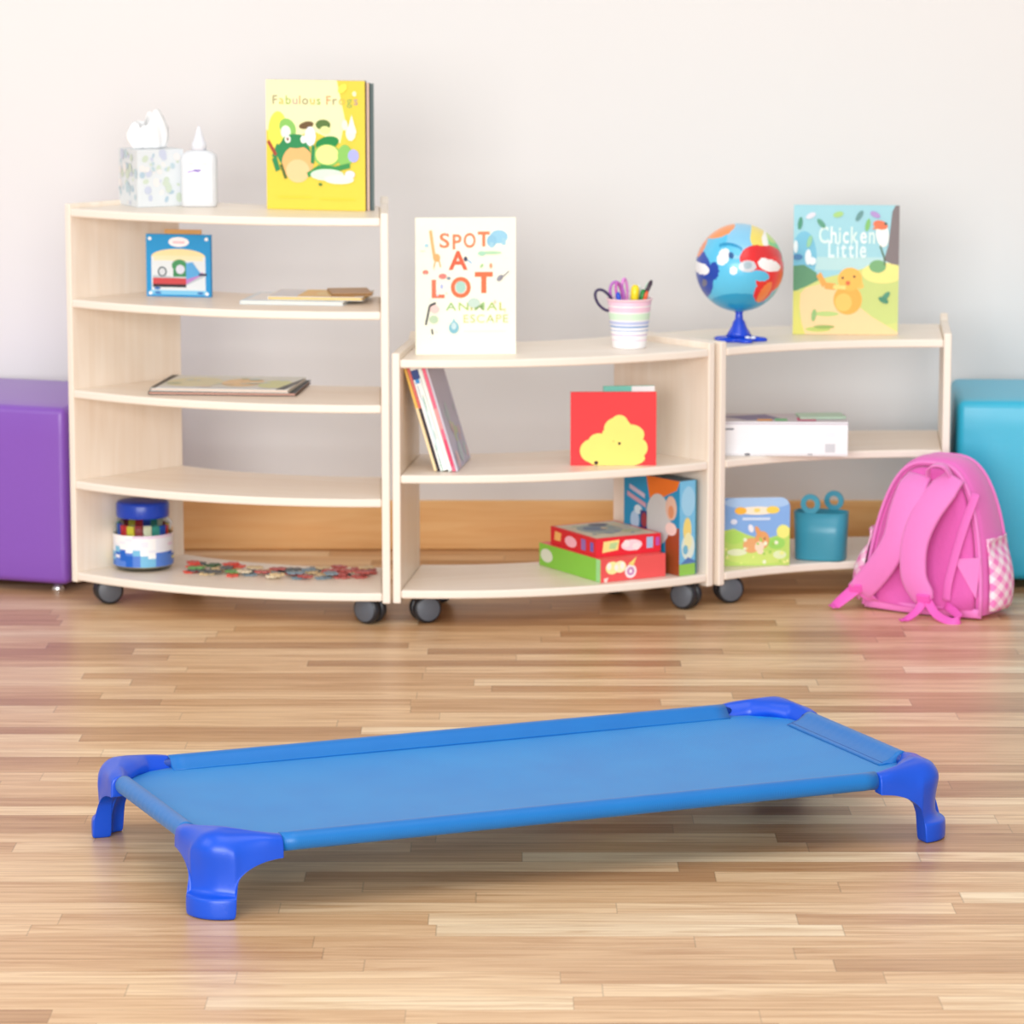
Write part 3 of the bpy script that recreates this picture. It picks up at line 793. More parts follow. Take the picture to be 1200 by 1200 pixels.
a = Art().ell(.25, .93, .12, .03, (226, 236, 214)).ell(.75, .93, .12, .03, (226, 236, 214)).line([(.12, .72), (.35, .76), (.55, .73)], .035, (160, 130, 210)).rect(.34, .755, .62, .79, (120, 90, 180)).rect(.2, .2, .8, .56, (246, 248, 244)).rect(.2, .1, .6, .14, (230, 238, 232))
a.add(bm, mats, (-.031, -.0241, .012), (.062, 0, 0), (0, 0, .092)); obj('label', bm, mats, gb, recalc=False)
bm = bmesh.new(); lathe(bm, [(.0165, .1272), (.0165, .142), (.012, .150), (.0095, .158), (.006, .170), (.0035, .178), (.002, .180)], 24)
obj('cap', bm, mat((236, 238, 246), rough=.35, name='pale_cap'), gb, smooth=True)

# ------------------------------------------------------------------ jar of foam pieces
JX, JY, JZ = -0.847, 8.250, 0.0745
jar = empty('craft_jar', 'clear plastic jar with blue lid, full of coloured foam pieces', 'jar', (JX, JY, JZ), R(0))
prof = [(.048, 0), (.062, .002), (.067, .010), (.0685, .03), (.0685, .092), (.066, .108), (.058, .118), (.054, .121), (.054, .130)]
bm = bmesh.new(); lathe(bm, prof + [(.052, .130), (.052, .121), (.056, .117), (.064, .107), (.0665, .092), (.0665, .03), (.065, .010), (.061, .0045), (.047, .003)], 48)
clear = mat((236, 244, 250), rough=.08, trans=1.0, var=0, name='clear_plastic'); clear.node_tree.nodes['Principled BSDF'].inputs['IOR'].default_value = 1.2
obj('body', bm, clear, jar, smooth=True)
bm = bmesh.new(); lathe(bm, [(.054, .1205), (.0595, .121), (.0605, .124), (.0605, .150), (.058, .155), (.050, .157), (.02, .158)], 48)
obj('lid', bm, mat((22, 66, 186), rough=.3, name='blue_lid'), jar, smooth=True)
# wrap-around printed label
bm = bmesh.new(); mats = [P((236, 236, 246))]
n = 96; zz = [.012 + i * .0066 for i in range(12)]
cols = {0: (86, 130, 214), 1: (236, 238, 248), 2: (120, 190, 226), 3: (240, 236, 130), 4: (30, 100, 200), 5: (232, 214, 236), 6: (250, 250, 252)}
rows = ['0000400224004022', '0000400324004022', '0003420322044022', '0004330620144026', '0046330622440266', '1116113661246261', '1111511661266166', '1151111651166616', '1111151661616616', '1111111161661666', '5551111166666555']
rn = random.Random(3)
grid = [[bm.verts.new((.0691 * math.cos(2 * PI * k / n), .0691 * math.sin(2 * PI * k / n), z)) for k in range(n)] for z in zz]
for j in range(11):
    for k in range(n):
        m = P(cols[int(rows[j][((k + 48) // 4) % 16])])
        if m not in mats: mats.append(m)
        f = bm.faces.new((grid[j][k], grid[j][(k + 1) % n], grid[j + 1][(k + 1) % n], grid[j + 1][k])); f.material_index = mats.index(m); f.smooth = True
obj('paper_label', bm, mats, jar)
FOAM = {'yellow': (250, 226, 60), 'red': (226, 50, 50), 'blue': (40, 90, 200), 'teal green': (70, 170, 150), 'cream': (250, 244, 200), 'dark red': (160, 40, 40)}
for cn, rgb in FOAM.items():
    proto = None
    for k in range(3):
        i = list(FOAM).index(cn)
        ang = 2 * PI * (k * 6 + i * 5 % 6 + .3) / 18 * 1.0
        bmq = None
        if proto is None:
            bmq = bmesh.new(); box(bmq, -.0092, .0092, -.0045, .0045, 0, .026)
            o = obj('foam_piece', bmq, mat(rgb, rough=.7, spec=.2), None); bevel(o, .0015, 2); proto = o
        else: o = proto.copy(); COL.objects.link(o)
        r = .0550
        o.location = (JX + r * math.cos(ang), JY + r * math.sin(ang), JZ + .078 + rn.uniform(-.002, .004)); o.rotation_euler = (0, 0, ang + PI / 2)
        tag(o, '%s foam craft piece seen through the clear jar wall' % cn, 'foam piece', '%s foam pieces in the jar' % cn)
bm = bmesh.new(); lathe(bm, [(.045, .004), (.060, .008), (.062, .03), (.062, .072), (.05, .0765)], 32, M=None)
o = obj('foam_pieces', bm, mat((226, 190, 120), rough=.8, var=.4, scale=90, name='mixed_foam'), None); o.location = (JX, JY, JZ)
tag(o, 'mass of small foam shapes filling the jar behind its label', 'foam shapes', kind='stuff')

# ------------------------------------------------------------------ puzzle pieces
def puzzle_bm():
    bm = bmesh.new(); pts = []; s = .0125
    def side(p, q, bumpdir):
        d = (q - p); n = Vector((d.y, -d.x)).normalized() * bumpdir; L = d.length; u = d.normalized()
        out = [p, p + u * L * .38]
        for k in range(7):
            a = PI * (1.25 - 1.5 * k / 6); out.append(p + u * (L * .5 + .0036 * math.cos(a)) + n * (.0036 + .0032 * math.sin(a)) * 1)
        out.append(p + u * L * .62); return out
    c = [Vector((-s, -s)), Vector((s, -s)), Vector((s, s)), Vector((-s, s))]
    for i in range(4): pts += side(c[i], c[(i + 1) % 4], 1 if i % 2 == 0 else -1)
    lo = [bm.verts.new((p.x, p.y, 0)) for p in pts]; hi = [bm.verts.new((p.x, p.y, .0035)) for p in pts]
    bm.faces.new(lo[::-1]); bm.faces.new(hi)
    for k in range(len(pts)): bm.faces.new((lo[k], lo[(k + 1) % len(pts)], hi[(k + 1) % len(pts)], hi[k]))
    return bm
PZ = {'green': (120, 176, 100), 'dark green': (60, 100, 60), 'tan': (222, 196, 150), 'slate blue': (130, 152, 166), 'rust red': (190, 90, 84), 'cream': (240, 226, 196), 'dark grey': (90, 92, 92), 'bright red': (226, 84, 66)}
protos = {}
for cn, rgb in PZ.items(): protos[cn] = None
def on_board(u):       # u 0..1 left to right: front and back limits of the pile band on the bottom board
    x = -0.755 + u * 0.43
    return x, 8.215 - .045 * math.sin(u * PI) - .06 * u
k = 0; placed = []
rn = random.Random(12)
for tries in range(4000):
    if k >= 62: break
    u = rn.random(); x, y = on_board(u); y += rn.uniform(-.035, .085) * (1 - .2 * u)
    lvl = 0
    near = [p for p in placed if math.hypot(p[0] - x, p[1] - y) < .033]
    if near: lvl = max(p[2] for p in near) + 1
    if lvl > 2: continue
    names = ['green', 'dark green', 'tan', 'green', 'bright red', 'dark grey'] if u < .33 else (['tan', 'slate blue', 'cream', 'slate blue', 'dark grey', 'rust red'] if u < .62 else ['rust red', 'rust red', 'dark grey', 'slate blue', 'tan', 'rust red'])
    cn = rn.choice(names)
    if u < .06: cn = 'bright red'
    if protos[cn] is None: o = obj('puzzle_piece', puzzle_bm(), mat(PZ[cn], rough=.45, var=.12, scale=120)); protos[cn] = o
    else: o = protos[cn].copy(); COL.objects.link(o)
    o.location = (x, y, .0745 + lvl * .0040 + .0002); o.rotation_euler = (0, 0, rn.uniform(0, 6.28))
    sc = rn.uniform(.95, 1.15); o.scale = (sc, sc, 1)
    tag(o, '%s jigsaw piece in the loose pile on tall unit bottom board' % cn, 'puzzle piece', '%s jigsaw pieces on the bottom board' % cn)
    placed.append((x, y, lvl)); k += 1

# ------------------------------------------------------------------ pen cup
cupx, cupy = 0.264, 8.160
cup = empty('pen_cup', 'white tapered cup with pastel stripes holding scissors and markers', 'cup', (cupx, cupy, Z2), 0)
bm = bmesh.new(); mats = [P((250, 248, 250)), P((190, 200, 236)), P((214, 240, 214)), P((246, 206, 226)), P((120, 160, 214)), P((196, 160, 206))]
hs = [0, .004, .018, .020, .030, .032, .036, .040, .042, .048, .052, .055, .062, .065, .072, .080, .083, .094, .097, .110]
ms = [0, 0, 3, 0, 5, 0, 0, 4, 0, 4, 0, 1, 0, 2, 2, 0, 3, 0, 3, 0]
rad = lambda z: .0375 + .0125 * z / .11
pr = [(rad(z), z) for z in hs] + [(rad(.11) - .002, .110), (rad(.02) - .002, .004)]
lathe(bm, pr, 40, mfun=lambda i: ms[i] if i < len(ms) else 0, cap1=True)
obj('cup_body', bm, mats, cup)
bm = bmesh.new(); tube(bm, [(rad(.11) * math.cos(2 * PI * k / 40) * 1.01, rad(.11) * math.sin(2 * PI * k / 40) * 1.01, .110) for k in range(40)], .0022, 8, closed=True)
obj('rim', bm, P((250, 214, 222)), cup, smooth=True)
def leaning(o, bx, by, ang_x, ang_y):
    o.location = (cupx + bx, cupy + by, Z2 + .0065); o.rotation_euler = (ang_x, ang_y, 0)
def marker(label, rgb, bx, by, ax, ay, h=.14, r=.0055, cap=None):
    root = empty('marker', label, 'marker', (0, 0, 0), 0, None); leaning(root, bx, by, ax, ay)
    bm = bmesh.new(); lathe(bm, [(r * .8, 0), (r, .002), (r, h * .6)], 14); obj('barrel', bm, mat(rgb, rough=.35), root, smooth=True)
    bm = bmesh.new(); lathe(bm, [(r * 1.12, h * .6 + .0002), (r * 1.12, h * .95), (r * .6, h)], 14); obj('marker_cap', bm, mat(cap or rgb, rough=.3), root, smooth=True)
marker('yellow marker standing in the striped cup', (250, 226, 40), .004, .004, R(2), R(4), .135, .0085)
marker('green marker in the striped cup, right of the yellow one', (20, 140, 60), .018, .000, R(-2), R(6), .125, .005)
marker('blue marker in the striped cup, left of the yellow one', (30, 80, 210), -.010, -.012, R(4), R(-8), .122, .005)
marker('orange-red pencil leaning right in the striped cup', (226, 90, 40), .004, -.014, R(3), R(16), .128, .004)
marker('pink pencil with a dark end leaning furthest right in cup', (246, 130, 170), .0145 - .030, .012, R(-6), R(25), .158, .0045, (60, 40, 60))
marker('white marker at the back of the striped cup', (240, 244, 240), .0, .020, R(-8), R(10), .135, .006)
marker('clear pale green pen at the back right of cup', (200, 236, 214), .010, .018, R(-8), R(14), .142, .0045)
def scissors(label, rgb, dark, bx, by, ax, ay, sc=1.0, rz=0):
    root = empty('scissors', label, 'scissors', (0, 0, 0), 0, None)
    root.location = (cupx + bx, cupy + by, Z2 + .0065); root.rotation_euler = (ax, ay, rz)
    bm = bmesh.new()
    for s in (-1, 1):
        b = [(s * .001, 0), (s * .006, .01), (s * .007, .085), (-s * .003, .085)]
        for y in (0,):
            lo = [bm.verts.new((x, y + s * .0012, z)) for x, z in b]; hi = [bm.verts.new((x, y + s * .0024, z)) for x, z in b]
            bm.faces.new(lo); bm.faces.new(hi[::-1])
            for k in range(4): bm.faces.new((lo[k], hi[k], hi[(k + 1) % 4], lo[(k + 1) % 4]))
    obj('blades', bm, STEEL, root)
    for s in (-1, 1):
        bm = bmesh.new(); pts = []
        for k in range(24):
            a = 2 * PI * k / 24; pts.append((s * .0165 + .0135 * sc * math.cos(a) + s * .004 * math.sin(a), s * .002, .118 + .027 * math.sin(a)))
        tube(bm, pts, .0034, 8, closed=True); tube(bm, [(0, s * .002, .078), (s * .005, s * .002, .088), (s * .011, s * .002, .095)], .004, 8)
        obj('handle', bm, mat(rgb if s > 0 else dark, rough=.35), root, smooth=True)
scissors('purple and dark-handled scissors leaning left in the striped cup', (190, 110, 200), (60, 50, 90), .005, .004, R(0), R(-24), 1.15, R(8))
scissors('pink-handled scissors in the cup, just right of the purple pair', (236, 150, 226), (200, 100, 190), .0, .022, R(-4), R(-9), .9, R(60))

# ------------------------------------------------------------------ leaning books in the middle unit
Zm = 0.3385
lean = R(-16.6)
specs = [  # label, thickness, depth, height, cover (right face), spine
    ('cream-spined book, leftmost of the leaning row in middle unit', .006, .20, .243, (246, 206, 120), (252, 226, 176)),
    ('black and magenta thin book, second of the leaning row', .006, .20, .242, (120, 60, 110), (44, 30, 40)),
    ('thick white book with a blue top mark, third in leaning row', .016, .205, .240, (236, 244, 244), (250, 253, 250)),
    ('white and green book, fourth of the leaning row', .008, .20, .239, (226, 240, 236), (240, 248, 244)),
    ('pink-spined book in the leaning row, second from the right', .007, .20, .242, (240, 120, 150), (246, 110, 140)),
    ('pale lilac-covered book, rightmost of the leaning row', .004, .21, .241, (196, 196, 222), (214, 206, 220))]
x = 0.0
base = Vector((-0.172, 7.985, Zm)); yawL = R(-7)
for i, (lb, t, d, h, c, sp) in enumerate(specs):
    # local: spine faces the room (-y), cover to the right (+x); M turns the standard book so its spine side is -y
    root = empty('book', lb, 'book', (0, 0, 0), 0, 'books leaning in the middle shelf unit')
    M = Matrix(((0, 1, 0, 0), (1, 0, 0, 0), (0, 0, 1, 0), (0, 0, 0, 1)))  # x->depth, y->thickness
    sa = Art()
    if i == 2: sa.rect(0, .88, 1, .97, (30, 60, 130)).rect(.2, .84, .8, .88, (60, 150, 220)).rect(.3, .2, .7, .7, (214, 232, 236)).scatter(8, .2, .05, .8, .8, [(150, 190, 170), (180, 200, 210)], .04, .1, 5)
    if i == 0: sa.rect(0, .6, 1, .97, (244, 196, 90))
    if i == 4: sa.rect(0, .05, 1, .3, (236, 70, 110)).rect(0, .4, 1, .6, (250, 160, 160))
    if i == 1: sa.rect(0, .6, 1, 1, (226, 110, 100))
    bm = bmesh.new(); mats = [P(c), P(sp)]
    b = .0015 if t > .005 else .0008
    box(bm, 0, b, 0, d, 0, h, 0); box(bm, t - b, t, 0, d, 0, h, 0); box(bm, b, t - b, 0, b, 0, h, 1)
    bmesh.ops.recalc_face_normals(bm, faces=bm.faces)
    f0 = Art().rect(0, 0, 1, 1, sp); f0.add(bm, mats, (0, 0, 0), (t, 0, 0), (0, 0, h)); sa.it and [sa.add(bm, mats, (0, -.0002, 0), (t, 0, 0), (0, 0, h))]
    if i == 5: Art().scatter(20, .1, .05, .9, .6, [(190, 210, 220), (224, 196, 206), (206, 220, 190)], .04, .12, 8).add(bm, mats, (t, 0, 0), (0, d, 0), (0, 0, h))
    obj('cover', bm, mats, root, recalc=False)
    bm = bmesh.new(); box(bm, b + .0001, t - b - .0001, b + .0002, d - .003, .003, h - .003); obj('pages', bm, PAGE, root)
    off = x / math.cos(lean)
    # lower right edge of the slab touches the board
    root.rotation_euler = (0, lean, yawL)
    dz = 0
    loc = base + Vector((math.cos(yawL), math.sin(yawL), 0)) * off
    root.location = loc + Vector((0, 0, 0)) 
    # a slab leaning left rests on its lower left edge raised by t*sin(lean)
    root.location.z = Zm + .0004 
    x += t + .0008

# ------------------------------------------------------------------ red board book with yellow animal shape
def red_art():
    a = Art(); Yc = (252, 230, 120)
    for x, y, rx, ry in ((.25, .2, .14, .16), (.33, .3, .13, .14), (.55, .5, .16, .16), (.57, .58, .1, .11), (.7, .42, .16, .14), (.78, .24, .12, .14), (.55, .25, .3, .2), (.4, .12, .22, .14), (.62, .1, .25, .12), (.46, .4, .1, .12)):
        a.ell(x, y, rx, ry, Yc)
    a.ell(.57, .3, .018, .02, (40, 30, 20)); a.ell(.5, .33, .01, .012, (220, 190, 80)); a.ell(.3, .035, .025, .028, (60, 20, 20))
    return a
book('red board book with a fluffy yellow shape, standing in the middle unit', (0.131, 8.075, Zm), R(1), .192, .165, .012, (240, 50, 56), red_art())
book('teal and white book standing behind the red board book', (0.205, 8.092, Zm), R(5), .115, .176, .012, (120, 206, 190), Art().rect(.55, .8, 1, 1, (245, 250, 250)))

# ------------------------------------------------------------------ game boxes
def carton(label, loc, rz, wx, dy, h, cols, arts, lid=True, name='game_box'):
    """near corner at the origin: left face runs along -x ... uses front (-y) face and left (-x) face"""
    root = empty(name, label, 'game box', loc, rz)
    bm = bmesh.new(); mats = [P(cols['top']), P(cols['front']), P(cols['left'])]
    vs = box(bm, 0, wx, 0, dy, 0, h)
    bmesh.ops.recalc_face_normals(bm, faces=bm.faces); bm.faces.ensure_lookup_table()
    for f in bm.faces:
        n = f.normal
        f.material_index = 1 if abs(n.y) > .5 else (2 if abs(n.x) > .5 else 0)
    if 'front' in arts: arts['front'].add(bm, mats, (0, 0, 0), (wx, 0, 0), (0, 0, h))
    if 'left' in arts: arts['left'].add(bm, mats, (0, dy, 0), (0, -dy, 0), (0, 0, h))
    if 'top' in arts: arts['top'].add(bm, mats, (0, 0, h), (wx, 0, 0), (0, dy, 0))
    hl = h
    obj('carton', bm, mats, root, recalc=False)
    return root
# green/red box: corner nearest the room at (0.2, 8.03); front face to the right, left face going back-left
gf = Art().poly([(.05, .15), (.12, .2), (.1, .0), (.06, 0)], (252, 220, 210)).ell(.18, .6, .1, .28, (250, 246, 170)).ell(.3, .62, .09, .26, (254, 250, 200)).ell(.13, .68, .035, .16, (253, 253, 246)).ell(.24, .6, .03, .13, (253, 253, 246)).ell(.33, .66, .03, .16, (253, 253, 246)).ell(.46, .38, .09, .3, (250, 236, 240)).ell(.46, .38, .055, .18, (200, 130, 190)).ell(.46, .38, .025, .09, (250, 240, 250)).poly([(.42, .7), (.55, 1), (.5, .6)], (248, 224, 130))
gl = Art().ell(.12, .5, .1, .3, (226, 232, 214)).rect(.93, 0, 1, 1, (160, 224, 150))
carton('green and red game box lying at the bottom, under the red one', (0.198, 8.022, .0806), R(30), .172, .27, .052, {'top': (240, 100, 96), 'front': (238, 92, 92), 'left': (136, 204, 70)}, {'front': gf, 'left': gl})
rf = Art().poly([(.1, .2), (.12, .8), (.36, .85), (.34, .3)], (250, 236, 150)).poly([(.2, .4), (.22, .7), (.34, .72), (.3, .35)], (190, 226, 160)).ell(.55, .5, .16, .3, (252, 226, 236)).ell(.47, .6, .05, .2, (253, 244, 246)).ell(.62, .4, .06, .2, (253, 244, 246)).rect(.78, .25, .88, .85, (170, 200, 236)).rect(.92, .35, .98, .8, (190, 90, 180))
rl = Art().poly([(.08, .3), (.1, .8), (.24, .75), (.22, .3)], (250, 190, 110)).ell(.45, .45, .13, .3, (253, 190, 206)).rect(.68, .2, .78, .8, (150, 110, 180)).rect(.88, .25, .95, .75, (110, 100, 190))
rt = Art().rect(.04, .04, .96, .96, (226, 222, 200)).ell(.45, .55, .3, .3, (160, 186, 190)).ell(.4, .6, .16, .14, (100, 130, 170)).ell(.75, .3, .14, .1, (206, 214, 170)).ell(.6, .8, .15, .1, (90, 100, 130)).scatter(16, .1, .1, .9, .9, [(196, 210, 190), (240, 226, 190), (130, 160, 190)], .02, .06, 9)
carton('red game box with printed sides, stacked on the green one', (0.188, 8.052, .1330), R(29), .170, .205, .042, {'top': (236, 96, 80), 'front': (232, 44, 60), 'left': (220, 40, 50)}, {'front': rf, 'left': rl, 'top': rt})
# upright box: tall picture face toward the left, narrow face toward the room
uf = Art().rect(0, 0, 1, 1, (120, 196, 236)).rect(0, 0, 1, .12, (150, 206, 90)).ell(.5, .78, .4, .16, (160, 214, 244)).ell(.5, .3, .38, .14, (226, 240, 230)).ell(.45, .48, .24, .13, (244, 222, 130)).ell(.5, .36, .22, .09, (240, 240, 190)).ell(.35, .27, .15, .05, (120, 190, 220)).poly([(.05, .12), (.5, .19), (.95, .14), (.95, .12)], (90, 130, 190)).rect(.92, 0, 1, 1, (60, 120, 130))
ul = Art().rect(0, 0, 1, 1, (40, 146, 196)).poly([(.4, 1), (.48, .72), (.7, .8), (.95, .9), (1, 1)], (232, 120, 40)).poly([(.75, 0), (.75, .45), (.9, .5), (1, .5), (1, 0)], (160, 74, 40)).ell(.62, .56, .22, .27, (204, 206, 208)).ell(.85, .7, .1, .13, (226, 190, 170)).ell(.85, .66, .05, .07, (220, 150, 110)).ell(.85, .48, .1, .07, (244, 216, 210))
ul.poly([(.1, .88), (.38, .8), (.38, .75), (.1, .83)], (206, 190, 214)).poly([(.06, .8), (.4, .7), (.4, .65), (.06, .75)], (206, 160, 180)).ell(.2, .5, .08, .1, (180, 206, 236)).ell(.26, .62, .07, .05, (214, 230, 244)).ell(.13, .4, .05, .045, (60, 40, 36)).ell(.25, .38, .1, .04, (170, 110, 50)).rect(.3, .3, .42, .62, (60, 60, 120)).ell(.37, .52, .05, .08, (160, 60, 70))
carton('tall blue picture box standing upright against the middle unit side panel', (0.378, 8.108, .0806), R(37), .050, .20, .216, {'top': (90, 120, 140), 'front': (120, 196, 236), 'left': (40, 146, 196)}, {'front': uf, 'left': ul})

# ------------------------------------------------------------------ right unit things
tp = Art().poly([(0, .6), (.35, .9), (.5, .3), (.2, .2)], (120, 104, 150)).rect(.28, .1, .4, .35, (250, 170, 70)).rect(.42, .1, .52, .4, (110, 200, 130)).rect(.6, .1, .75, .5, (224, 90, 140)).poly([(.65, .7), (.8, 1), (1, .8), (1, .5)], (150, 200, 160)).rect(.02, .0, .98, .08, (214, 206, 216))
wf = Art().rect(.02, .76, .09, .80, (50, 56, 80)).rect(.82, .1, .9, .36, (206, 208, 216)).rect(.82, .55, .9, .7, (238, 240, 248)).rect(.0, .03, 1, .05, (214, 210, 214)).rect(.18, .01, .22, .07, (80, 80, 90)).rect(.68, .02, .72, .07, (170, 170, 176)).rect(0, .93, 1, .96, (190, 180, 196))
carton('long white storage box with printed top lying in the right unit', (0.480, 8.228, Zm), R(-2), .285, .14, .078, {'top': (210, 200, 206), 'front': (244, 245, 251), 'left': (240, 240, 246)}, {'front': wf, 'top': tp}, name='storage_box')
flat('thin green-edged book lying on the long white box', (0.66, 8.262, Zm + .0788), R(4), .105, .08, .004, (190, 220, 196), None, spine=(150, 196, 160))
def bunny_art():
    a = Art().rect(0, 0, 1, 1, (132, 176, 234)); a.ell(.5, .93, .5, .1, (170, 204, 244))
    a.poly([(0, 0), (0, .52), (.15, .55), (.35, .46), (.6, .38), (.8, .44), (1, .56), (1, 0)], (190, 222, 110)); a.ell(.15, .42, .15, .1, (176, 222, 100)); a.ell(.9, .5, .1, .1, (238, 238, 130)); a.ell(.8, .33, .13, .09, (156, 216, 100)); a.ell(.5, .12, .45, .1, (206, 228, 120)); a.ell(.2, .2, .15, .05, (230, 238, 200)); a.ell(.85, .16, .1, .06, (226, 238, 190))
    a.ell(.5, .81, .3, .06, (252, 236, 214)); a.ell(.25, .81, .09, .055, (250, 186, 60)); a.ell(.74, .82, .1, .055, (248, 212, 90)); a.ell(.5, .815, .05, .03, (248, 220, 120)); a.rect(.28, .67, .7, .71, (206, 224, 250)); a.ell(.15, .65, .05, .04, (226, 232, 252))
    a.ell(.42, .3, .13, .11, (232, 170, 116)); a.ell(.58, .38, .11, .13, (228, 164, 104)); a.ell(.52, .5, .035, .09, (230, 160, 100), 25); a.ell(.41, .55, .04, .06, (236, 238, 250), 20); a.ell(.54, .28, .07, .08, (250, 222, 196)); a.ell(.62, .4, .012, .014, (70, 60, 40)); a.ell(.56, .2, .05, .03, (252, 226, 200))
    a.scatter(22, .03, .03, .97, .4, [(236, 240, 150), (160, 210, 90), (240, 244, 214)], .01, .03, 2)
    return a
bk = empty('book', 'small board book with a brown bunny on grass, on right unit bottom', 'book', (0.486, 8.238, .0805), R(4))
bm = bmesh.new(); w_, h_, t_ = .152, .158, .016; pts = [(0, 0), (w_, 0)]
for k in range(9): a = R(90 * k / 8); pts.append((w_ - .022 + .022 * math.cos(a), h_ - .022 + .022 * math.sin(a)))
pts.append((0, h_))
lo = [bm.verts.new((x, 0, z)) for x, z in pts]; hi = [bm.verts.new((x, t_, z)) for x, z in pts]
mats = [P((132, 176, 234)), P((236, 238, 240))]; bm.faces.new(lo); bm.faces.new(hi[::-1])
for k in range(len(pts)): bm.faces.new((lo[k], hi[k], hi[(k + 1) % len(pts)], lo[(k + 1) % len(pts)])).material_index = 1
bmesh.ops.recalc_face_normals(bm, faces=bm.faces)
ba = bunny_art(); it = []
for kd, d, c in ba.it:     # keep the print inside the rounded corner
    if kd == 'p':
        q = []
        for x, y in d:
            x = min(1, max(0, x)); y = min(1, max(0, y)); X, Y = x * w_ - (w_ - .022), y * h_ - (h_ - .022)
            if X > 0 and Y > 0 and math.hypot(X, Y) > .022:
                s_ = .022 / math.hypot(X, Y); x = (w_ - .022 + X * s_) / w_; y = (h_ - .022 + Y * s_) / h_
            q.append((x, y))
        if len(q) == 4 and q[2][0] > .9 and q[2][1] > .9 and q[0] == (0, 0): q = [(x / w_, y / h_) for x, y in pts]
        d = q
    it.append((kd, d, c))
ba.it = it; ba.add(bm, mats, (0, 0, 0), (w_, 0, 0), (0, 0, h_)); obj('cover', bm, mats, bk, recalc=False)
# teal plastic tote with two ring handles
tt = empty('plastic_tote', 'translucent teal plastic tote with two ring handles on right unit', 'tote', (0.717, 8.335, .0805), R(-18))
bm = bmesh.new(); TE = mat((70, 172, 200), rough=.3, trans=.25, var=.02, name='teal_plastic')
rings = []
for z, s in ((0, .94), (.005, .97), (.06, 1.0), (.112, 1.03)): rings.append(sring(bm, .061 * s, .036 * s, z, 40, 3.2))
for z, s in ((.112, .985), (.06, .96), (.008, .93)): rings.append(sring(bm, .061 * s, .036 * s, z, 40, 3.2))
for r0, r1 in zip(rings, rings[1:]):
    for k in range(40): f = bm.faces.new((r0[k], r0[(k + 1) % 40], r1[(k + 1) % 40], r1[k])); f.smooth = True
bm.faces.new(rings[0][::-1]); bm.faces.new(rings[-1]); obj('tub', bm, TE, tt, recalc=True)
for q, dx in ((-1, -.018), (1, .022)):
    bm = bmesh.new(); n = 28; ri, ro, th = .011, .023, .0022
    rg = []
    for k in range(n):
        a = 2 * PI * k / n
        rg.append([bm.verts.new((dx + r * math.cos(a), y, .133 + r * math.sin(a))) for r, y in ((ri, -th), (ro, -th), (ro, th), (ri, th))])
    for k in range(n):
        for j in range(4): bm.faces.new((rg[k][j], rg[k][(j + 1) % 4], rg[(k + 1) % n][(j + 1) % 4], rg[(k + 1) % n][j]))
    h = obj('ring_handle', bm, TE, tt, smooth=False); h.location = (0, q * .0335, 0)

# globe
gl = empty('globe', 'blue talking toy globe on a blue foot atop the right shelf unit', 'globe', (0.519, 8.290, Z2), 0)
GR = .1005; GZ = .168
bm = bmesh.new(); bmesh.ops.create_uvsphere(bm, u_segments=200, v_segments=100, radius=GR)
bmesh.ops.rotate(bm, verts=bm.verts, matrix=Matrix.Rotation(PI / 2, 3, 'X'))
regions = []   # (polygon or ellipse in unit-disc coordinates seen from the room, colour)
def E(x, y, rx, ry, c, rot=0): regions.append((x, y, rx, ry, R(rot), c))
E(0, 0, 2, 2, (92, 198, 238)); E(-.05, -.75, .6, .25, (34, 164, 214)); E(.0, .75, .3, .5, (140, 206, 240), -25); E(-.25, .52, .26, .1, (40, 150, 200), -8); E(-.25, .46, .24, .1, (92, 198, 238), -8)
E(-.95, -.1, .3, .62, (24, 70, 176), 10); E(-.62, .0, .1, .2, (24, 70, 176)); E(-.9, .62, .14, .45, (240, 140, 90), -22); E(-.5, .9, .42, .17, (248, 150, 80), 22)
E(.5, .78, .3, .34, (244, 224, 110), -30); E(.62, .68, .16, .2, (252, 252, 246)); E(.86, .5, .2, .42, (130, 214, 130), 28); E(.75, .72, .2, .12, (200, 230, 120), -40)
E(.3, .28, .36, .3, (230, 40, 44)); E(.62, .32, .34, .22, (224, 44, 48), -20); E(.66, -.1, .34, .42, (240, 48, 50), -25); E(.5, -.45, .2, .3, (238, 56, 48), -28); E(.52, -.5, .1, .28, (250, 140, 70), -32); E(.4, -.1, .22, .12, (92, 198, 238), -15)
E(.12, .12, .2, .13, (210, 214, 222)); E(.12, .14, .1, .08, (170, 190, 200)); E(.62, .12, .28, .13, (254, 252, 252), -18); E(.48, .2, .1, .1, (254, 252, 252))
E(-.42, .32, .12, .2, (246, 250, 254), -25); E(-.25, .36, .06, .07, (30, 90, 150)); E(-.2, .02, .08, .09, (250, 252, 254)); E(-.9, .02, .18, .13, (250, 250, 254), -25); E(-.82, -.3, .05, .1, (120, 120, 140))
rl_ = list({q[5] for q in regions}); gm = [mat(c, rough=.28, coat=.3, var=.02) for c in rl_]
for f in bm.faces:
    c = f.calc_center_median() / GR; f.smooth = True
    if c.y > .15: f.material_index = rl_.index((92, 198, 238) if math.sin(5 * c.x) * math.cos(4 * c.z) < .3 else (130, 214, 130)); continue
    for x, y, rx, ry, q, col in regions:
        dx, dy = c.x - x, c.z - y; u = dx * math.cos(q) + dy * math.sin(q); v = -dx * math.sin(q) + dy * math.cos(q)
        if (u / rx) ** 2 + (v / ry) ** 2 < 1: f.material_index = rl_.index(col)
o = obj('globe_ball', bm, gm, gl); o.location = (0, 0, GZ)
BLU = mat((16, 70, 214), rough=.25, coat=.3, name='royal_blue_plastic')
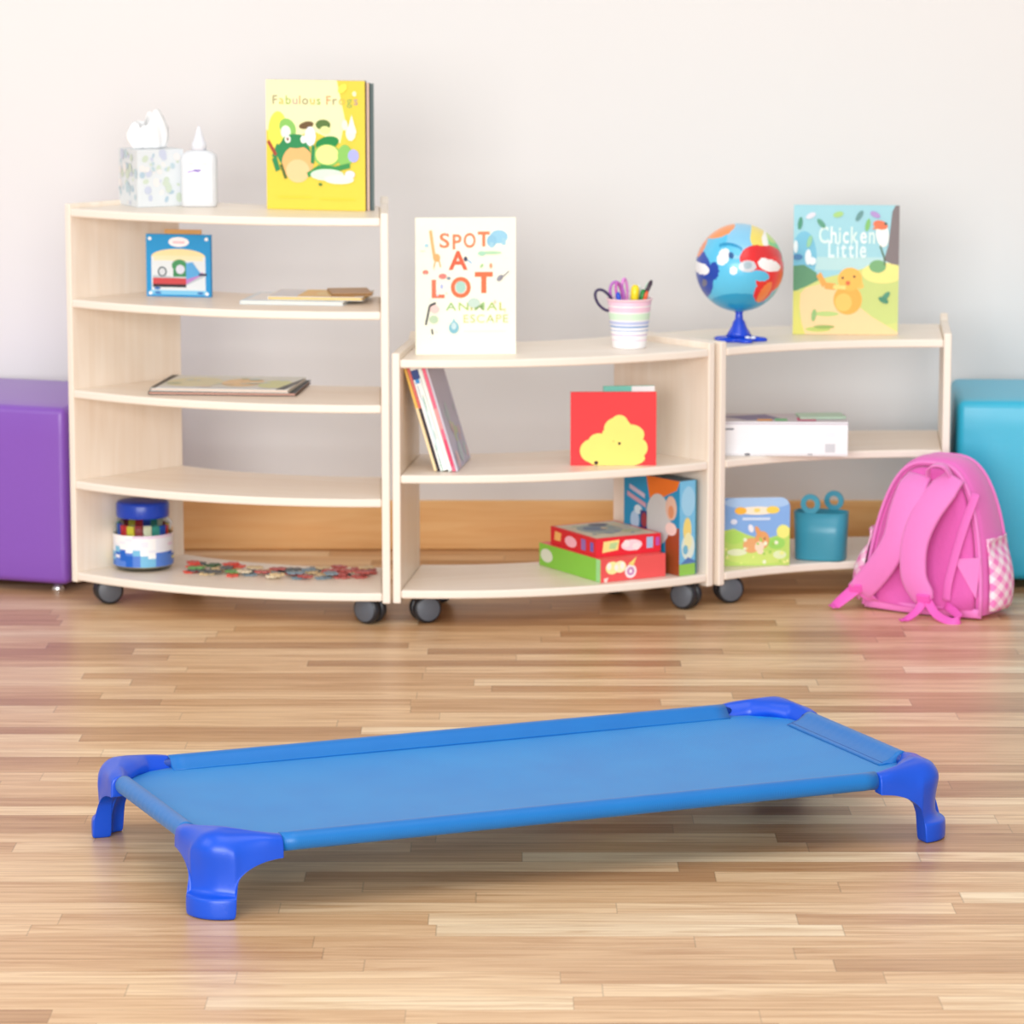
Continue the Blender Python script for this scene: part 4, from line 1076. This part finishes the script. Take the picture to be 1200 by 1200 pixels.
bm = bmesh.new(); lathe(bm, [(.030, .012), (.024, .022), (.017, .034), (.014, .044), (.0095, .050), (.0085, .062), (.0085, .064), (.013, .0690)], 24)
obj('stem', bm, BLU, gl, smooth=True)
bm = bmesh.new(); rings = []
for z, s in ((0, .98), (.004, 1), (.008, .92), (.0118, .45)):
    rings.append([bm.verts.new(((.052 + .014 * math.cos(5 * 2 * PI * k / 60)) * s * math.cos(2 * PI * k / 60), (.052 + .014 * math.cos(5 * 2 * PI * k / 60)) * s * math.sin(2 * PI * k / 60) * .8, z)) for k in range(60)])
loft(bm, rings); obj('foot', bm, BLU, gl)
for dx in (.018, .03):
    bm = bmesh.new(); lathe(bm, [(.006, 0), (.006, .003), (.003, .0045)], 14)
    q = obj('button', bm, mat((240, 244, 255), rough=.3), gl, smooth=True); q.location = (dx, -.03 - (dx - .018) * .3, .0095)

# ------------------------------------------------------------------ backpack
PINK = mat((234, 110, 196), rough=.6, sheen=.25, var=.05, bump=.3, scale=300, name='pink_nylon')
PINKD = mat((226, 96, 184), rough=.75, sheen=.2, var=.06, bump=.5, scale=260, name='deep_pink_mesh')
PINKL = mat((238, 128, 206), rough=.55, sheen=.3, var=.04, bump=.3, scale=300, name='light_pink_padding')
HOT = mat((240, 96, 196), rough=.45, name='hot_pink_plastic')
CHK = check_material('pink_white_check', (252, 232, 244), (244, 130, 200), .026)
bp_ = empty('backpack', 'pink child backpack with straps out, leaning before the right shelf unit', 'backpack', (0.922, 8.062, 0), R(-31))
BH = .342; BD = .155; LEAN = .30
def halfw(z):
    t = max(0, min(1, z / BH)); return .150 * (1 - .18 * t) * (max(0, 1 - t ** 3.4)) ** .5 + .0001
def bpt(x, y, z):     # lean of the bag: the upper part shifts away from the room
    t = max(0, min(1.1, z / BH)); yy = y * (1 - .30 * t * t) if y > 0 else y
    return Vector((x * 1.04 + .004 * t, yy + LEAN * z * .35, z))
bm = bmesh.new()
def outline(scale, n=44, dz=0.0):
    pts = []
    for k in range(n + 1):
        a = PI * k / n; 
        # superellipse arch from right bottom over the top to left bottom
        c, s = math.cos(a), math.sin(a)
        x = .146 * math.copysign(abs(c) ** .62, c) * (1 - .16 * s) ; z = (BH - .002) * (abs(s) ** .78)
        pts.append((x * scale, .012 + (z) * (1 - (1 - scale) * .5)))
    pts.append((-.07 * scale, .006)); pts.append((0, .005)); pts.append((.07 * scale, .006))
    return pts
rings = []
for y, sc in ((0.0, .90), (.004, .965), (.02, 1.0), (.07, 1.02), (.12, 1.0), (.142, .95), (BD, .84)):
    rings.append([bm.verts.new(bpt(x, y, z)) for x, z in outline(sc)])
for r0, r1 in zip(rings, rings[1:]):
    n = len(r0)
    for k in range(n): bm.faces.new((r0[k], r0[(k + 1) % n], r1[(k + 1) % n], r1[k]))
bm.faces.new(rings[0][::-1]); bm.faces.new(rings[-1])
obj('body', bm, PINK, bp_, smooth=True)
# back padding, two shades
bm = bmesh.new(); rr_ = []
for y, sc in ((-.0005, .86), (-.009, .82), (-.012, .66), (-.008, .30)):
    rr_.append([bm.verts.new(bpt(x, y, .012 + z * .985)) for x, z in outline(sc)])
loft(bm, rr_); obj('back_panel', bm, PINKD, bp_, smooth=True)
bm = bmesh.new(); tube(bm, [bpt(x, -.003, z) for x, z in outline(.945)[:45]], .0045, 8); tube(bm, [bpt(x, .135, z) for x, z in outline(.985)[:45]], .004, 8); obj('piping', bm, PINKL, bp_, smooth=True)
# padded straps: centre (x,z) and width in the panel plane, y = distance out from the panel
def strap(path, ws, th=.011, name='shoulder_strap', m=PINKL, side=(1, 0, 0)):
    pts = [bpt(x, y, z * .89 if z > .06 else z) for x, y, z in path]; C = catmull(pts, 6); W = []
    for i in range(len(C)):
        t = i / 6; k = min(int(t), len(ws) - 2); W.append(ws[k] + (ws[k + 1] - ws[k]) * (t - k))
    bm = bmesh.new(); ribbon(bm, C, W, [side] * len(C), th); return obj(name, bm, m, bp_, smooth=True)
strap([(-.022, -.012, .352), (-.028, -.034, .325), (-.040, -.048, .260), (-.052, -.052, .190), (-.083, -.045, .125), (-.128, -.030, .065), (-.150, -.022, .045)], [.060, .070, .068, .062, .062, .060, .045])
strap([(.060, -.012, .355), (.044, -.034, .325), (.014, -.050, .262), (-.004, -.056, .190), (-.002, -.054, .110), (.018, -.045, .055), (.026, -.04, .040)], [.056, .070, .068, .064, .062, .056, .040])
# webbing below the pads
strap([(-.146, -.026, .052), (-.168, -.034, .030), (-.185, -.045, .012), (-.192, -.055, .0085)], [.03, .028, .026, .024], .003, 'webbing', HOT)
strap([(-.146, -.024, .05), (-.115, -.018, .03), (-.105, -.006, .022)], [.026, .024, .022], .003, 'webbing', PINK)
strap([(.024, -.044, .045), (.016, -.06, .022), (.004, -.085, .006), (-.006, -.100, .004)], [.02, .018, .016, .015], .003, 'webbing', HOT, (1, .4, 0))
strap([(.028, -.044, .045), (.060, -.058, .016), (.098, -.066, .006), (.112, -.052, .010), (.095, -.036, .020), (.07, -.02, .028), (.060, -.010, .03)], [.02, .019, .018, .018, .018, .018, .018], .003, 'webbing', HOT, (0, .6, .8))
for x, y, z in ((-.146, -.027, .052), (.024, -.046, .048)):
    b2 = bmesh.new(); box(b2, -.016, .016, -.004, .004, -.009, .009); q = obj('buckle', b2, HOT, bp_); bevel(q, .002, 2); q.location = bpt(x, y - .006, z); q.rotation_euler = (R(20), 0, 0)
# side web strap and triangular anchor
strap([(.112, -.012, .320), (.094, -.020, .240), (.078, -.022, .160), (.066, -.020, .090), (.062, -.014, .040)], [.020, .020, .019, .019, .018], .003, 'side_web', PINK)
bm = bmesh.new()
tri = [(.074, -.014, .135), (.132, -.004, .142), (.128, -.004, .050)]
lo = [bm.verts.new(bpt(*p)) for p in tri]; hi = [bm.verts.new(bpt(p[0], p[1] - .005, p[2])) for p in tri]
bm.faces.new(lo); bm.faces.new(hi[::-1]); [bm.faces.new((lo[k], hi[k], hi[(k + 1) % 3], lo[(k + 1) % 3])) for k in range(3)]
obj('strap_anchor', bm, PINKL, bp_)
# handle loop
bm = bmesh.new(); C = catmull([bpt(.0, -.010, .305), bpt(.002, -.026, .328), bpt(.018, -.034, .342), bpt(.042, -.030, .340), bpt(.054, -.010, .312)], 6)
ribbon(bm, C, [.018] * len(C), [(0, 1, .2)] * len(C), .004); obj('handle_loop', bm, PINKL, bp_, smooth=True)
# checked side pockets
for s in (-1, 1):
    bm = bmesh.new(); n, m_ = 14, 14; g = {}
    for i in range(n + 1):
        for j in range(m_ + 1):
            u = i / n; v = j / m_; z = .020 + v * .160
            y = (.018 if s > 0 else .002) + u * .115
            bul = (.024 if s > 0 else .042) * math.sin(PI * u) ** .6 * (math.sin(PI * min(1, v * 1.1 + .12)) ** .5 if v < 1 else .5) if 0 < u < 1 else 0
            k = (z / BH); wx = .146 * (1 - (min(1, k)) ** 2.6 * .5) * (1 - .06 * k)
            g[i, j] = bm.verts.new(bpt(s * (wx + .004 + bul), y, z))
    for i in range(n):
        for j in range(m_): bm.faces.new((g[i, j], g[i + 1, j], g[i + 1, j + 1], g[i, j + 1]))
    o = obj('side_pocket', bm, CHK, bp_, smooth=True); o['label'] = 'pink and white checked pocket'
    q = o.modifiers.new('s', 'SOLIDIFY'); q.thickness = .003; q.offset = 0
# base band
strap([(-.135, -.002, .016), (0, -.006, .014), (.14, -.002, .016)], [.02, .022, .02], .006, 'base_binding', PINKL, (0, 0, 1))
